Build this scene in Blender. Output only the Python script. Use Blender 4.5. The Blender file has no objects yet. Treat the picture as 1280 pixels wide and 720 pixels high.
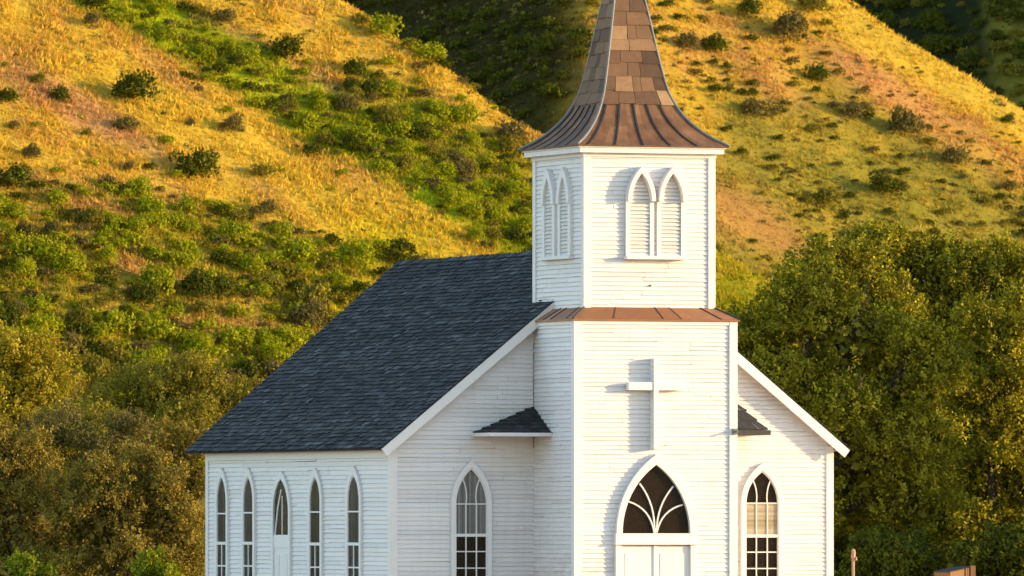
import bpy, math, random
import numpy as np
from mathutils import Vector, Matrix

R = math.radians
rng = np.random.default_rng(11)
random.seed(5)
scene = bpy.context.scene
COL = scene.collection

# ------------------------------------------------------------------ camera constants
F = 11900.0          # focal length in pixels of a 1280 wide picture
HV = 650.0           # row of the horizon
ZC = 3.1             # eye height
SUN_EL, SUN_AZ = 8.5, 93.0     # degrees; azimuth measured from +Y clockwise towards +X


def at(u, v, Y):
    return Vector(((u - 640) / F * Y, Y, ZC + (HV - v) / F * Y))


def proj(x, y, z):
    return 640 + F * x / y, HV - F * (z - ZC) / y


# ------------------------------------------------------------------ noise
def _hash(ix, iy, seed):
    h = (ix.astype(np.int64) * 374761393 + iy.astype(np.int64) * 668265263 + seed * 974634777) & 0xFFFFFFFF
    h = ((h ^ (h >> 13)) * 1274126177) & 0xFFFFFFFF
    return ((h ^ (h >> 16)) & 0xFFFF) / 65535.0


def vnoise(x, y, seed=0):
    x = np.asarray(x, float); y = np.asarray(y, float)
    ix = np.floor(x); iy = np.floor(y)
    fx = x - ix; fy = y - iy
    fx = fx * fx * (3 - 2 * fx); fy = fy * fy * (3 - 2 * fy)
    a = _hash(ix, iy, seed); b = _hash(ix + 1, iy, seed)
    c = _hash(ix, iy + 1, seed); d = _hash(ix + 1, iy + 1, seed)
    return (a * (1 - fx) + b * fx) * (1 - fy) + (c * (1 - fx) + d * fx) * fy


def fbm(x, y, seed=0, octv=4):
    s = 0; a = 1; t = 0
    for k in range(octv):
        s = s + a * (vnoise(x * 2 ** k, y * 2 ** k, seed + k * 17) - 0.5); t += a; a *= 0.5
    return s / t * 2


def smin(a, b, k):
    h = np.clip(0.5 + 0.5 * (b - a) / k, 0, 1)
    return b * (1 - h) + a * h - k * h * (1 - h)


def smax(a, b, k):
    return -smin(-a, -b, k)


def sstep(e0, e1, x):
    t = np.clip((x - e0) / (e1 - e0), 0, 1)
    return t * t * (3 - 2 * t)


# ------------------------------------------------------------------ object helpers
def tag(o, label=None, cat=None, group=None, kind=None):
    if label: o['label'] = label
    if cat: o['category'] = cat
    if group: o['group'] = group
    if kind: o['kind'] = kind
    return o


def empty(name, loc, rz=0.0):
    o = bpy.data.objects.new(name, None); COL.objects.link(o)
    o.location = loc; o.rotation_euler = (0, 0, rz); o.empty_display_size = 0.3
    return o


def link(name, me, parent=None):
    o = bpy.data.objects.new(name, me); COL.objects.link(o)
    if parent is not None: o.parent = parent
    return o


def np_mesh(name, V, Fc, mat, tint=None, color=None, smooth=False):
    """V (n,3), Fc (m,k) uniform polygons, tint per vertex float, color per vertex rgb"""
    me = bpy.data.meshes.new(name)
    n, m, k = len(V), len(Fc), Fc.shape[1]
    me.vertices.add(n); me.vertices.foreach_set('co', np.asarray(V, np.float32).ravel())
    me.loops.add(m * k); me.loops.foreach_set('vertex_index', np.asarray(Fc, np.int32).ravel())
    me.polygons.add(m); me.polygons.foreach_set('loop_start', np.arange(m, dtype=np.int32) * k)
    try:
        me.polygons.foreach_set('loop_total', np.full(m, k, np.int32))
    except Exception:
        pass
    if smooth: me.polygons.foreach_set('use_smooth', np.ones(m, bool))
    me.update(calc_edges=True)
    if tint is not None:
        a = me.attributes.new('tint', 'FLOAT', 'POINT'); a.data.foreach_set('value', np.asarray(tint, np.float32))
    if color is not None:
        a = me.attributes.new('cover', 'FLOAT_COLOR', 'POINT')
        c4 = np.ones((n, 4), np.float32); c4[:, :3] = color
        a.data.foreach_set('color', c4.ravel())
    if mat: me.materials.append(mat)
    return me


class MB:
    """collects polygons into one mesh"""
    def __init__(s): s.v = []; s.f = []; s.t = []

    def add(s, pts, faces, t=0.5):
        b = len(s.v); s.v += [tuple(p) for p in pts]; s.t += [t] * len(pts)
        s.f += [tuple(b + i for i in f) for f in faces]

    def quad(s, a, b, c, d, t=0.5): s.add([a, b, c, d], [(0, 1, 2, 3)], t)

    def box(s, x0, x1, y0, y1, z0, z1, t=0.5):
        p = [(x0, y0, z0), (x1, y0, z0), (x1, y1, z0), (x0, y1, z0), (x0, y0, z1), (x1, y0, z1), (x1, y1, z1), (x0, y1, z1)]
        s.add(p, [(0, 3, 2, 1), (4, 5, 6, 7), (0, 1, 5, 4), (1, 2, 6, 5), (2, 3, 7, 6), (3, 0, 4, 7)], t)

    def hexa(s, p, t=0.5):
        s.add(p, [(0, 3, 2, 1), (4, 5, 6, 7), (0, 1, 5, 4), (1, 2, 6, 5), (2, 3, 7, 6), (3, 0, 4, 7)], t)

    def mbox(s, m, a0, a1, d0, d1, z0, z1, t=0.5):
        p = [m(a0, d1, z0), m(a1, d1, z0), m(a1, d0, z0), m(a0, d0, z0), m(a0, d1, z1), m(a1, d1, z1), m(a1, d0, z1), m(a0, d0, z1)]
        s.hexa(p, t)

    def ring(s, m, inner, outer, d0, d1, t=0.5):
        """solid frame between two open outlines with equal point counts"""
        n = len(inner)
        P = []
        for (ia, iz), (oa, oz) in zip(inner, outer):
            P += [m(ia, d0, iz), m(oa, d0, oz), m(oa, d1, oz), m(ia, d1, iz)]
        fs = []
        for i in range(n - 1):
            a, b = 4 * i, 4 * (i + 1)
            for k in range(4):
                fs.append((a + k, a + (k + 1) % 4, b + (k + 1) % 4, b + k))
        fs.append((0, 1, 2, 3)); e = 4 * (n - 1); fs.append((e + 3, e + 2, e + 1, e))
        s.add(P, fs, t)

    def poly(s, m, out, d, t=0.5):
        s.add([m(a, d, z) for a, z in out], [tuple(range(len(out)))], t)

    def bar(s, m, pts, w, d0, d1, t=0.5):
        """thin flat bar along a polyline in the wall plane"""
        n = len(pts); L = []; Rr = []
        for i in range(n):
            a = pts[max(i - 1, 0)]; b = pts[min(i + 1, n - 1)]
            dx, dz = b[0] - a[0], b[1] - a[1]; q = math.hypot(dx, dz) or 1
            nx, nz = -dz / q * w / 2, dx / q * w / 2
            L.append((pts[i][0] + nx, pts[i][1] + nz)); Rr.append((pts[i][0] - nx, pts[i][1] - nz))
        s.ring(m, L, Rr, d0, d1, t)

    def tube(s, pts, rad, n=8, t=0.5, cap=True):
        b = len(s.v); pts = [Vector(p) for p in pts]; N = len(pts)
        for i, p in enumerate(pts):
            d = (pts[min(i + 1, N - 1)] - pts[max(i - 1, 0)]).normalized()
            u = d.cross(Vector((0.13, 0.97, 0.21))).normalized(); w = d.cross(u)
            for k in range(n):
                an = 2 * math.pi * k / n
                s.v.append(tuple(p + (u * math.cos(an) + w * math.sin(an)) * rad[i])); s.t.append(t)
        for i in range(N - 1):
            for k in range(n):
                s.f.append((b + i * n + k, b + i * n + (k + 1) % n, b + (i + 1) * n + (k + 1) % n, b + (i + 1) * n + k))
        if cap:
            s.f.append(tuple(b + k for k in range(n))[::-1]); s.f.append(tuple(b + (N - 1) * n + k for k in range(n)))

    def build(s, name, mat, parent=None, bevel=0.0, smooth=False):
        me = bpy.data.meshes.new(name); me.from_pydata(s.v, [], s.f)
        a = me.attributes.new('tint', 'FLOAT', 'POINT'); a.data.foreach_set('value', np.asarray(s.t, np.float32))
        me.materials.append(mat)
        if smooth:
            me.polygons.foreach_set('use_smooth', [True] * len(me.polygons))
        me.update()
        o = link(name, me, parent)
        if bevel:
            b = o.modifiers.new('edge', 'BEVEL'); b.width = bevel; b.segments = 2; b.limit_method = 'ANGLE'; b.angle_limit = R(40)
        return o


# ------------------------------------------------------------------ materials
def new_mat(name):
    m = bpy.data.materials.new(name); m.use_nodes = True
    nt = m.node_tree; nt.nodes.clear()
    out = nt.nodes.new('ShaderNodeOutputMaterial')
    return m, nt, out


def N(nt, typ, **kw):
    n = nt.nodes.new(typ)
    for k, v in kw.items(): setattr(n, k, v)
    return n


def attr(nt, name):
    return N(nt, 'ShaderNodeAttribute', attribute_name=name)


def noise(nt, scale, detail=4, rough=0.6, vec=None):
    n = N(nt, 'ShaderNodeTexNoise'); n.inputs['Scale'].default_value = scale
    n.inputs['Detail'].default_value = detail; n.inputs['Roughness'].default_value = rough
    if vec is not None: nt.links.new(vec, n.inputs['Vector'])
    return n


def objvec(nt, sc=(1, 1, 1)):
    tc = N(nt, 'ShaderNodeTexCoord'); mp = N(nt, 'ShaderNodeMapping')
    mp.inputs['Scale'].default_value = sc; nt.links.new(tc.outputs['Object'], mp.inputs['Vector'])
    return mp.outputs['Vector']


def ramp(nt, fac, stops):
    r = N(nt, 'ShaderNodeValToRGB'); e = r.color_ramp.elements
    while len(e) < len(stops): e.new(0.5)
    for el, (p, c) in zip(e, stops):
        el.position = p; el.color = (*c, 1) if len(c) == 3 else c
    nt.links.new(fac, r.inputs['Fac'])
    return r.outputs['Color']


def mixc(nt, a, b, fac, mode='MIX'):
    m = N(nt, 'ShaderNodeMix', data_type='RGBA', blend_type=mode)
    for s, val in ((0, fac), (6, a), (7, b)):
        if hasattr(val, 'links') or hasattr(val, 'is_linked'): nt.links.new(val, m.inputs[s])
        elif s == 0: m.inputs[s].default_value = val
        else: m.inputs[s].default_value = (*val, 1)
    return m.outputs[2]


def math_n(nt, op, a, b=None):
    m = N(nt, 'ShaderNodeMath', operation=op)
    for i, val in enumerate((a, b)):
        if val is None: continue
        if hasattr(val, 'is_linked'): nt.links.new(val, m.inputs[i])
        else: m.inputs[i].default_value = val
    return m.outputs[0]


def bsdf(nt, out, col, rough=0.6, spec=0.4, metal=0.0, bump=None, bstr=0.3, bdist=0.02):
    b = N(nt, 'ShaderNodeBsdfPrincipled')
    if hasattr(col, 'is_linked'): nt.links.new(col, b.inputs['Base Color'])
    else: b.inputs['Base Color'].default_value = (*col, 1)
    if hasattr(rough, 'is_linked'): nt.links.new(rough, b.inputs['Roughness'])
    else: b.inputs['Roughness'].default_value = rough
    b.inputs['Specular IOR Level'].default_value = spec; b.inputs['Metallic'].default_value = metal
    if bump is not None:
        bp = N(nt, 'ShaderNodeBump'); bp.inputs['Strength'].default_value = bstr; bp.inputs['Distance'].default_value = bdist
        nt.links.new(bump, bp.inputs['Height']); nt.links.new(bp.outputs['Normal'], b.inputs['Normal'])
    nt.links.new(b.outputs[0], out.inputs['Surface'])
    return b


def paint_mat(name, base=(0.83, 0.765, 0.755), streak=(1.5, 1.5, 6.0), peel=None, amt=1.0):
    m, nt, out = new_mat(name)
    t = attr(nt, 'tint').outputs['Fac']
    c = ramp(nt, t, [(0.0, tuple(x * 0.90 for x in base)), (0.5, base), (1.0, tuple(min(x * 1.05, .86) for x in base))])
    n1 = noise(nt, 1.0, 5, 0.65, objvec(nt, streak))
    d = ramp(nt, n1.outputs['Fac'], [(0.32, (0.80, 0.77, 0.72)), (0.52, (1, 1, 1))])
    c = mixc(nt, c, d, 0.25 * amt, 'MULTIPLY')
    n2 = noise(nt, 1.0, 6, 0.7, objvec(nt, (7, 7, 0.9)))
    d2 = ramp(nt, n2.outputs['Fac'], [(0.35, (0.80, 0.77, 0.72)), (0.52, (1, 1, 1))])
    c = mixc(nt, c, d2, 0.22 * amt, 'MULTIPLY')
    # flaked spots where bare board shows
    n3 = noise(nt, 1.0, 6, 0.75, objvec(nt, (9, 9, 26)))
    f = ramp(nt, n3.outputs['Fac'], [(0.70, (0, 0, 0)), (0.74, (1, 1, 1))])
    c = mixc(nt, c, (0.42, 0.36, 0.30), math_n(nt, 'MULTIPLY', f, 0.4 * amt))
    if peel:
        sep = N(nt, 'ShaderNodeSeparateXYZ'); nt.links.new(objvec(nt), sep.inputs[0])
        mx = N(nt, 'ShaderNodeMapRange'); nt.links.new(sep.outputs['X'], mx.inputs[0])
        mx.inputs[1].default_value = peel[0]; mx.inputs[2].default_value = peel[1]; mx.inputs[3].default_value = 1; mx.inputs[4].default_value = 0
        mz = N(nt, 'ShaderNodeMapRange'); nt.links.new(sep.outputs['Z'], mz.inputs[0])
        mz.inputs[1].default_value = peel[2]; mz.inputs[2].default_value = peel[3]; mz.inputs[3].default_value = 1; mz.inputs[4].default_value = 0
        n4 = noise(nt, 1.0, 6, 0.7, objvec(nt, (2.2, 2.2, 9)))
        k = math_n(nt, 'MULTIPLY', math_n(nt, 'MULTIPLY', mx.outputs[0], mz.outputs[0]), 1.0)
        k = math_n(nt, 'MULTIPLY', k, ramp(nt, n4.outputs['Fac'], [(0.45, (0, 0, 0)), (0.62, (1, 1, 1))]))
        c = mixc(nt, c, (0.50, 0.27, 0.19), math_n(nt, 'MULTIPLY', k, 0.4))
    nb = noise(nt, 1.0, 5, 0.6, objvec(nt, (6, 6, 40)))
    bsdf(nt, out, c, 0.62, 0.25, bump=nb.outputs['Fac'], bstr=0.25, bdist=0.01)
    return m


def tint_mat(name, stops, rough=0.7, spec=0.3, nscale=8.0, namt=0.5, bstr=0.3, bdist=0.02, patch=None, metal=0.0, nvec=(1, 1, 1)):
    m, nt, out = new_mat(name)
    c = ramp(nt, attr(nt, 'tint').outputs['Fac'], stops)
    n1 = noise(nt, nscale, 6, 0.7, objvec(nt, nvec))
    d = ramp(nt, n1.outputs['Fac'], [(0.3, (0.55, 0.55, 0.55)), (0.7, (1.25, 1.25, 1.25))])
    c = mixc(nt, c, d, namt, 'MULTIPLY')
    if patch:
        n2 = noise(nt, patch[0], 5, 0.75, objvec(nt))
        f = ramp(nt, n2.outputs['Fac'], [(patch[1], (0, 0, 0)), (patch[1] + 0.05, (1, 1, 1))])
        c = mixc(nt, c, patch[2], math_n(nt, 'MULTIPLY', f, patch[3]))
    bsdf(nt, out, c, rough, spec, metal, bump=n1.outputs['Fac'], bstr=bstr, bdist=bdist)
    return m


def leaf_mat(name, stops, trans=0.16, tcol=1.25, gloss=0.012):
    m, nt, out = new_mat(name)
    c = ramp(nt, attr(nt, 'tint').outputs['Fac'], stops)
    d = N(nt, 'ShaderNodeBsdfDiffuse'); nt.links.new(c, d.inputs['Color'])
    tr = N(nt, 'ShaderNodeBsdfTranslucent'); c2 = mixc(nt, c, (tcol, tcol * 0.98, tcol * 0.45), 1.0, 'MULTIPLY'); nt.links.new(c2, tr.inputs['Color'])
    mx = N(nt, 'ShaderNodeMixShader'); mx.inputs[0].default_value = trans
    nt.links.new(d.outputs[0], mx.inputs[1]); nt.links.new(tr.outputs[0], mx.inputs[2])
    g = N(nt, 'ShaderNodeBsdfGlossy'); g.inputs['Roughness'].default_value = 0.42; g.inputs['Color'].default_value = (1.0, 0.95, 0.55, 1)
    m2 = N(nt, 'ShaderNodeMixShader'); m2.inputs[0].default_value = gloss
    nt.links.new(mx.outputs[0], m2.inputs[1]); nt.links.new(g.outputs[0], m2.inputs[2])
    nt.links.new(m2.outputs[0], out.inputs['Surface'])
    return m


def ground_mat(name):
    m, nt, out = new_mat(name)
    c = attr(nt, 'cover').outputs['Color']
    n1 = noise(nt, 2.2, 6, 0.75, objvec(nt))
    d = ramp(nt, n1.outputs['Fac'], [(0.3, (0.50, 0.46, 0.42)), (0.5, (0.95, 0.95, 0.95)), (0.7, (1.3, 1.25, 1.1))])
    c = mixc(nt, c, d, 0.5, 'MULTIPLY')
    n2 = noise(nt, 5.0, 5, 0.7, objvec(nt))
    b = N(nt, 'ShaderNodeBsdfDiffuse'); nt.links.new(c, b.inputs['Color'])
    bp = N(nt, 'ShaderNodeBump'); bp.inputs['Strength'].default_value = 0.7; bp.inputs['Distance'].default_value = 0.12
    nt.links.new(n2.outputs['Fac'], bp.inputs['Height']); nt.links.new(bp.outputs['Normal'], b.inputs['Normal'])
    nt.links.new(b.outputs[0], out.inputs['Surface'])
    return m


def glass_mat(name, tint=(0.8, 0.8, 0.8), refl=0.12):
    m, nt, out = new_mat(name)
    lw = N(nt, 'ShaderNodeLayerWeight'); lw.inputs['Blend'].default_value = 0.25
    tr = N(nt, 'ShaderNodeBsdfTransparent'); tr.inputs['Color'].default_value = (*tint, 1)
    g = N(nt, 'ShaderNodeBsdfGlossy'); g.inputs['Roughness'].default_value = 0.16; g.inputs['Color'].default_value = (.55, .62, .75, 1)
    nz = noise(nt, 2.5, 2, 0.5, objvec(nt)); bp = N(nt, 'ShaderNodeBump'); bp.inputs['Strength'].default_value = 0.04; bp.inputs['Distance'].default_value = 0.05
    nt.links.new(nz.outputs['Fac'], bp.inputs['Height']); nt.links.new(bp.outputs['Normal'], g.inputs['Normal'])
    mx = N(nt, 'ShaderNodeMixShader')
    f = math_n(nt, 'ADD', math_n(nt, 'MULTIPLY', lw.outputs['Fresnel'], 0.05), refl * 0.08)
    nt.links.new(f, mx.inputs[0]); nt.links.new(tr.outputs[0], mx.inputs[1]); nt.links.new(g.outputs[0], mx.inputs[2])
    nt.links.new(mx.outputs[0], out.inputs['Surface'])
    return m


M = {}
M['siding'] = paint_mat('white_siding', streak=(0.9, 0.9, 5.0))
M['tower_siding'] = paint_mat('white_tower_siding', streak=(0.9, 0.9, 5.0), peel=(-1.0, -0.9, 1.9, 2.5))
M['trim'] = paint_mat('white_trim', base=(0.84, 0.775, 0.755), streak=(2, 2, 2), amt=0.6)
M['slate'] = tint_mat('slate_shingle', [(0, (0.022, 0.022, 0.024)), (0.5, (0.053, 0.051, 0.054)), (0.93, (0.100, 0.097, 0.10)), (1, (0.15, 0.15, 0.16))], 0.8, 0.25, 6.0, 0.75, 0.4, 0.02, patch=(1.1, 0.70, (0.20, 0.20, 0.19), 0.5))
M['deck'] = tint_mat('dark_roof_deck', [(0, (0.05, 0.045, 0.05)), (1, (0.06, 0.05, 0.05))])
M['spire'] = tint_mat('weathered_spire_shingle', [(0, (0.10, 0.056, 0.036)), (0.5, (0.20, 0.108, 0.060)), (0.85, (0.27, 0.15, 0.08)), (1, (0.42, 0.25, 0.135))], 0.7, 0.18, 5.0, 0.45, 0.25, 0.02)
M['copper'] = tint_mat('rusty_copper_sheet', [(0, (0.22, 0.085, 0.036)), (0.5, (0.36, 0.14, 0.055)), (1, (0.44, 0.19, 0.08))], 0.5, 0.5, 4.0, 0.5, 0.2, 0.02)
M['flare'] = tint_mat('weathered_flare_sheet', [(0, (0.18, 0.085, 0.043)), (0.5, (0.225, 0.108, 0.055)), (1, (0.27, 0.135, 0.066))], 0.65, 0.22, 2.2, 0.95, 0.3, 0.03, nvec=(1.6, 1.6, 0.7))
M['lead'] = tint_mat('lead_flashing', [(0, (0.10, 0.10, 0.11)), (1, (0.24, 0.235, 0.235))], 0.45, 0.5, 7, 0.4)
M['dark_metal'] = tint_mat('dark_seam_metal', [(0, (0.02, 0.017, 0.02)), (1, (0.04, 0.03, 0.03))], 0.5, 0.5)
M['unlit_backing'] = tint_mat('unlit_room_sheet', [(0, (0.018, 0.010, 0.006)), (1, (0.035, 0.018, 0.010))], 0.9, 0.1)  # flat dark sheet behind panes; the unlit room is in its colour
M['curtain'] = tint_mat('grey_curtain', [(0, (0.16, 0.15, 0.145)), (0.5, (0.30, 0.285, 0.27)), (1, (0.44, 0.42, 0.39))], 0.9, 0.1, 3, 0.3)
M['drape'] = tint_mat('dim_drape', [(0, (0.010, 0.011, 0.014)), (0.5, (0.026, 0.029, 0.036)), (1, (0.060, 0.065, 0.078))], 0.95, 0.1, 3, 0.3)
M['blind'] = tint_mat('cream_blind', [(0, (0.48, 0.36, 0.22)), (0.5, (0.66, 0.54, 0.38)), (1, (0.74, 0.64, 0.48))], 0.8, 0.1, 3, 0.2)
M['glass'] = glass_mat('window_glass')
M['louvre'] = paint_mat('shade_toned_louvre', base=(0.74, 0.69, 0.67), streak=(2, 2, 6))  # slat shadow put into the colour: trim white greyed down
M['stone'] = tint_mat('foundation_stone', [(0, (0.16, 0.15, 0.14)), (1, (0.3, 0.28, 0.25))], 0.85, 0.2)
M['brownwood'] = tint_mat('brown_board', [(0, (0.14, 0.05, 0.022)), (0.5, (0.20, 0.08, 0.035)), (1, (0.28, 0.12, 0.05))], 0.7, 0.3, 5, 0.6, nvec=(6, 6, 0.5))
M['tanwood'] = tint_mat('tan_board', [(0, (0.26, 0.12, 0.04)), (0.5, (0.34, 0.16, 0.06)), (1, (0.42, 0.22, 0.09))], 0.7, 0.3, 5, 0.5, nvec=(6, 6, 0.5))
M['pinkwood'] = tint_mat('faded_pink_post', [(0, (0.45, 0.24, 0.18)), (1, (0.6, 0.36, 0.28))], 0.7, 0.3, 9, 0.5, nvec=(3, 3, 0.6))
M['bark'] = tint_mat('tree_bark', [(0, (0.05, 0.035, 0.025)), (1, (0.12, 0.085, 0.06))], 0.9, 0.1, 6, 0.7, 0.6, 0.03, nvec=(3, 3, 0.6))
M['ground'] = ground_mat('ground_cover')
M['grass'] = leaf_mat('grass_blade', [(0, (0.2, 0.2, 0.05)), (1, (0.4, 0.3, 0.06))], 0.3)

# grass blades take their colour from the ground-cover attribute
def cover_leaf(name):
    m, nt, out = new_mat(name)
    c = attr(nt, 'cover').outputs['Color']
    d = N(nt, 'ShaderNodeBsdfDiffuse'); nt.links.new(c, d.inputs['Color'])
    tr = N(nt, 'ShaderNodeBsdfTranslucent'); nt.links.new(c, tr.inputs['Color'])
    mx = N(nt, 'ShaderNodeMixShader'); mx.inputs[0].default_value = 0.3
    nt.links.new(d.outputs[0], mx.inputs[1]); nt.links.new(tr.outputs[0], mx.inputs[2]); nt.links.new(mx.outputs[0], out.inputs['Surface'])
    return m
M['blade'] = cover_leaf('hillside_grass_blade')

LEAF = {
    'oak': leaf_mat('right_tree_leaf', [(0, (.03, .032, .006)), (0.5, (.225, .195, .012)), (1, (.68, .54, .03))]),
    'yellow': leaf_mat('yellow_olive_leaf', [(0, (0.13, 0.11, 0.012)), (0.5, (0.38, 0.29, 0.02)), (1, (0.58, 0.43, 0.03))]),
    'brown': leaf_mat('brown_olive_leaf', [(0, (0.055, 0.04, 0.012)), (0.5, (0.25, 0.18, 0.03)), (1, (0.5, 0.36, 0.05))]),
    'olive': leaf_mat('olive_leaf', [(0, (0.09, 0.08, 0.012)), (0.5, (0.25, 0.205, 0.022)), (1, (0.44, 0.33, 0.035))]),
    'green': leaf_mat('shrub_green_leaf', [(0, (0.09, 0.105, 0.006)), (0.5, (0.34, 0.345, 0.01)), (1, (0.6, 0.56, 0.018))]),
    'drab': leaf_mat('shrub_drab_leaf', [(0, (0.08, 0.066, 0.022)), (0.5, (0.19, 0.145, 0.04)), (1, (0.34, 0.25, 0.07))]),
    'deep': leaf_mat('shrub_deep_green_leaf', [(0, (0.025, 0.03, 0.006)), (0.5, (0.095, 0.105, 0.009)), (1, (0.22, 0.215, 0.014))]),
    'fresh': leaf_mat('fresh_green_leaf', [(0, (0.1, 0.13, 0.01)), (0.5, (0.24, 0.27, 0.015)), (1, (0.4, 0.42, 0.025))]),
}

# ------------------------------------------------------------------ world, sun, camera
world = bpy.data.worlds.new('World'); scene.world = world; world.use_nodes = True
wn = world.node_tree; bg = wn.nodes['Background']
sky = wn.nodes.new('ShaderNodeTexSky'); sky.sky_type = 'NISHITA'; sky.sun_disc = False
sky.sun_elevation = R(SUN_EL); sky.sun_rotation = R(SUN_AZ); sky.air_density = 1.0; sky.dust_density = 0.3; sky.ozone_density = 1.35
wn.links.new(sky.outputs[0], bg.inputs['Color']); bg.inputs['Strength'].default_value = 0.15
sd = bpy.data.lights.new('sun', 'SUN'); sd.energy = 2.15; sd.angle = R(0.5); sd.color = (1.0, 0.73, 0.375)
so = bpy.data.objects.new('sun', sd); COL.objects.link(so)
sv = Vector((math.sin(R(SUN_AZ)) * math.cos(R(SUN_EL)), math.cos(R(SUN_AZ)) * math.cos(R(SUN_EL)), math.sin(R(SUN_EL))))
so.rotation_euler = sv.to_track_quat('Z', 'Y').to_euler(); so.location = (60, 200, 40)

cam = bpy.data.cameras.new('camera'); co = bpy.data.objects.new('camera', cam); COL.objects.link(co); scene.camera = co
co.location = (0, 0, ZC); co.rotation_euler = (R(90), 0, 0)
cam.sensor_width = 36; cam.lens = F * 36 / 1280; cam.shift_y = (HV - 360) / 1280
cam.clip_start = 1; cam.clip_end = 12000
cam.dof.use_dof = True; cam.dof.focus_distance = 223; cam.dof.aperture_fstop = 6.0

vs = scene.view_settings
vs.view_transform = 'Standard'; vs.look = 'None'; vs.exposure = 1.72; vs.gamma = 1
scene.cycles.max_bounces = 5; scene.cycles.diffuse_bounces = 2; scene.cycles.glossy_bounces = 2
scene.cycles.transparent_max_bounces = 6; scene.cycles.transmission_bounces = 3
scene.cycles.use_denoising = True

# ------------------------------------------------------------------ THE CHURCH
YAW = R(21)
CX, CY = (819 - 640) / F * 220.4, 220.4
ex = Vector((math.cos(YAW), math.sin(YAW), 0)); ey = Vector((-math.sin(YAW), math.cos(YAW), 0))
O = Vector((CX, CY, 0)); CAM = Vector((0, 0, ZC))


def on_y(u, v, g):
    d = Vector(((u - 640) / F, 1, (HV - v) / F)); t = (g - (CAM - O).dot(ey)) / d.dot(ey)
    p = CAM + d * t - O
    return p.dot(ex), p.z


def on_x(u, v, g):
    d = Vector(((u - 640) / F, 1, (HV - v) / F)); t = (g - (CAM - O).dot(ex)) / d.dot(ex)
    p = CAM + d * t - O
    return p.dot(ey), p.z


def front(g): return lambda a, d, z: (a, g - d, z)
def left(x0): return lambda a, d, z: (x0 - d, -a, z)
def right(x1): return lambda a, d, z: (x1 + d, a, z)
def rear(yb): return lambda a, d, z: (-a, yb + d, z)


church = empty('church', O, YAW)
tag(church, 'white clapboard church with belfry and brown flared spire below the golden hills', 'church')

TW = 1.98                       # tower half width
G = 2.64                        # gable plane behind the tower front
NW = 5.53                       # nave half width
BW = 1.59                       # belfry half width
TCY = TW                        # tower centre (local y)
zt = on_y(819, 399, 0)[1]       # tower wall top
zb0 = on_y(819, 386, 0.39)[1]   # skirt top / belfry foot
zb1 = on_y(819, 193, 0.39)[1]   # belfry wall top
ze = on_y(487, 560, G - .3)[1]  # eave tip height
PITCH = math.tan(R(38.8)); OH = 0.30
EX = NW + OH + .04                    # eave half width
zr = ze + EX * PITCH            # ridge height (roof top surface)
YB = on_x(231, 560, -EX)[0]     # back of roof at the eave
YW = YB - 0.75                  # back wall
print('dims', zt, zb0, zb1, ze, zr, YB)
EXPO = 0.105


def siding(mb, m, a0, a1, z0, z1, clip=None, expo=EXPO):
    nb = max(1, int(round((z1 - z0) / expo))); h = (z1 - z0) / nb
    for k in range(nb):
        zb = z0 + k * h; zt_ = min(zb + h + 0.004, z1)
        lo, hi = (a0, a1) if clip is None else clip(zb + h * 0.5)
        if hi - lo < 0.03: continue
        cut_ = [lo, hi]
        if hi - lo > 2.2: cut_ = [lo, lo + (hi - lo) * random.uniform(.15, .85), hi]
        if hi - lo > 7: cut_ = [lo] + sorted(lo + (hi - lo) * (q + random.uniform(-.12, .12)) for q in (.25, .5, .75)) + [hi]
        for lo, hi in zip([cut_[0]] + [q + .003 for q in cut_[1:-1]], [q - .003 for q in cut_[1:-1]] + [cut_[-1]]): one_board(mb, m, lo, hi, zb, zt_, h)


def one_board(mb, m, lo, hi, zb, zt_, h):
        ns = max(2, int((hi - lo) / 0.55)); t = random.gauss(0.5, 0.2)
        w = random.random() * 9
        pts = []; sag = random.gauss(0, 0.0035)
        for j in range(ns + 1):
            a = lo + (hi - lo) * j / ns
            dz = 0.007 * math.sin(a * 1.3 + w) * random.random() + random.gauss(0, 0.0025) + sag
            dd = 0.034 + random.gauss(0, 0.003)
            pts.append((m(a, dd, zb + dz), m(a, 0.002, zt_), m(a, -0.004, zb + dz)))
        b = len(mb.v)
        for p in pts: mb.v += [tuple(q) for q in p]; mb.t += [min(max(t, 0), 1)] * 3
        for j in range(ns):
            c, e = b + 3 * j, b + 3 * (j + 1)
            mb.f.append((c, e, e + 1, c + 1)); mb.f.append((c + 2, e + 2, e, c))
        if True:
            mb.f.append((b, b + 1, b + 2)); e = b + 3 * ns; mb.f.append((e, e + 2, e + 1))


def board(mb, m, a0, a1, z0, z1, d=0.05, t=0.6): mb.mbox(m, a0, a1, -0.01, d, z0, z1, t)


Z0 = 0.45
# ---- nave walls
zwall = ze + 0.02
def gclip(z):
    hw = min(NW, EX - (z + 0.10 - ze) / PITCH)
    return (-hw, hw)
mb = MB(); siding(mb, left(-NW), -YW, -G, Z0, zwall + .12); 
side_wall = mb.build('side_wall', M['siding'], church)
mb = MB(); siding(mb, right(NW), G, YW, Z0, zwall + .12); mb.build('side_wall', M['siding'], church)
mb = MB()
siding(mb, front(G), -NW, NW, Z0, zr - 0.1, gclip)
gable_wall = mb.build('gable_wall', M['siding'], church)
mb = MB(); siding(mb, rear(YW), -NW, NW, Z0, zr - 0.1, gclip); mb.build('gable_wall', M['siding'], church)
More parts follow.
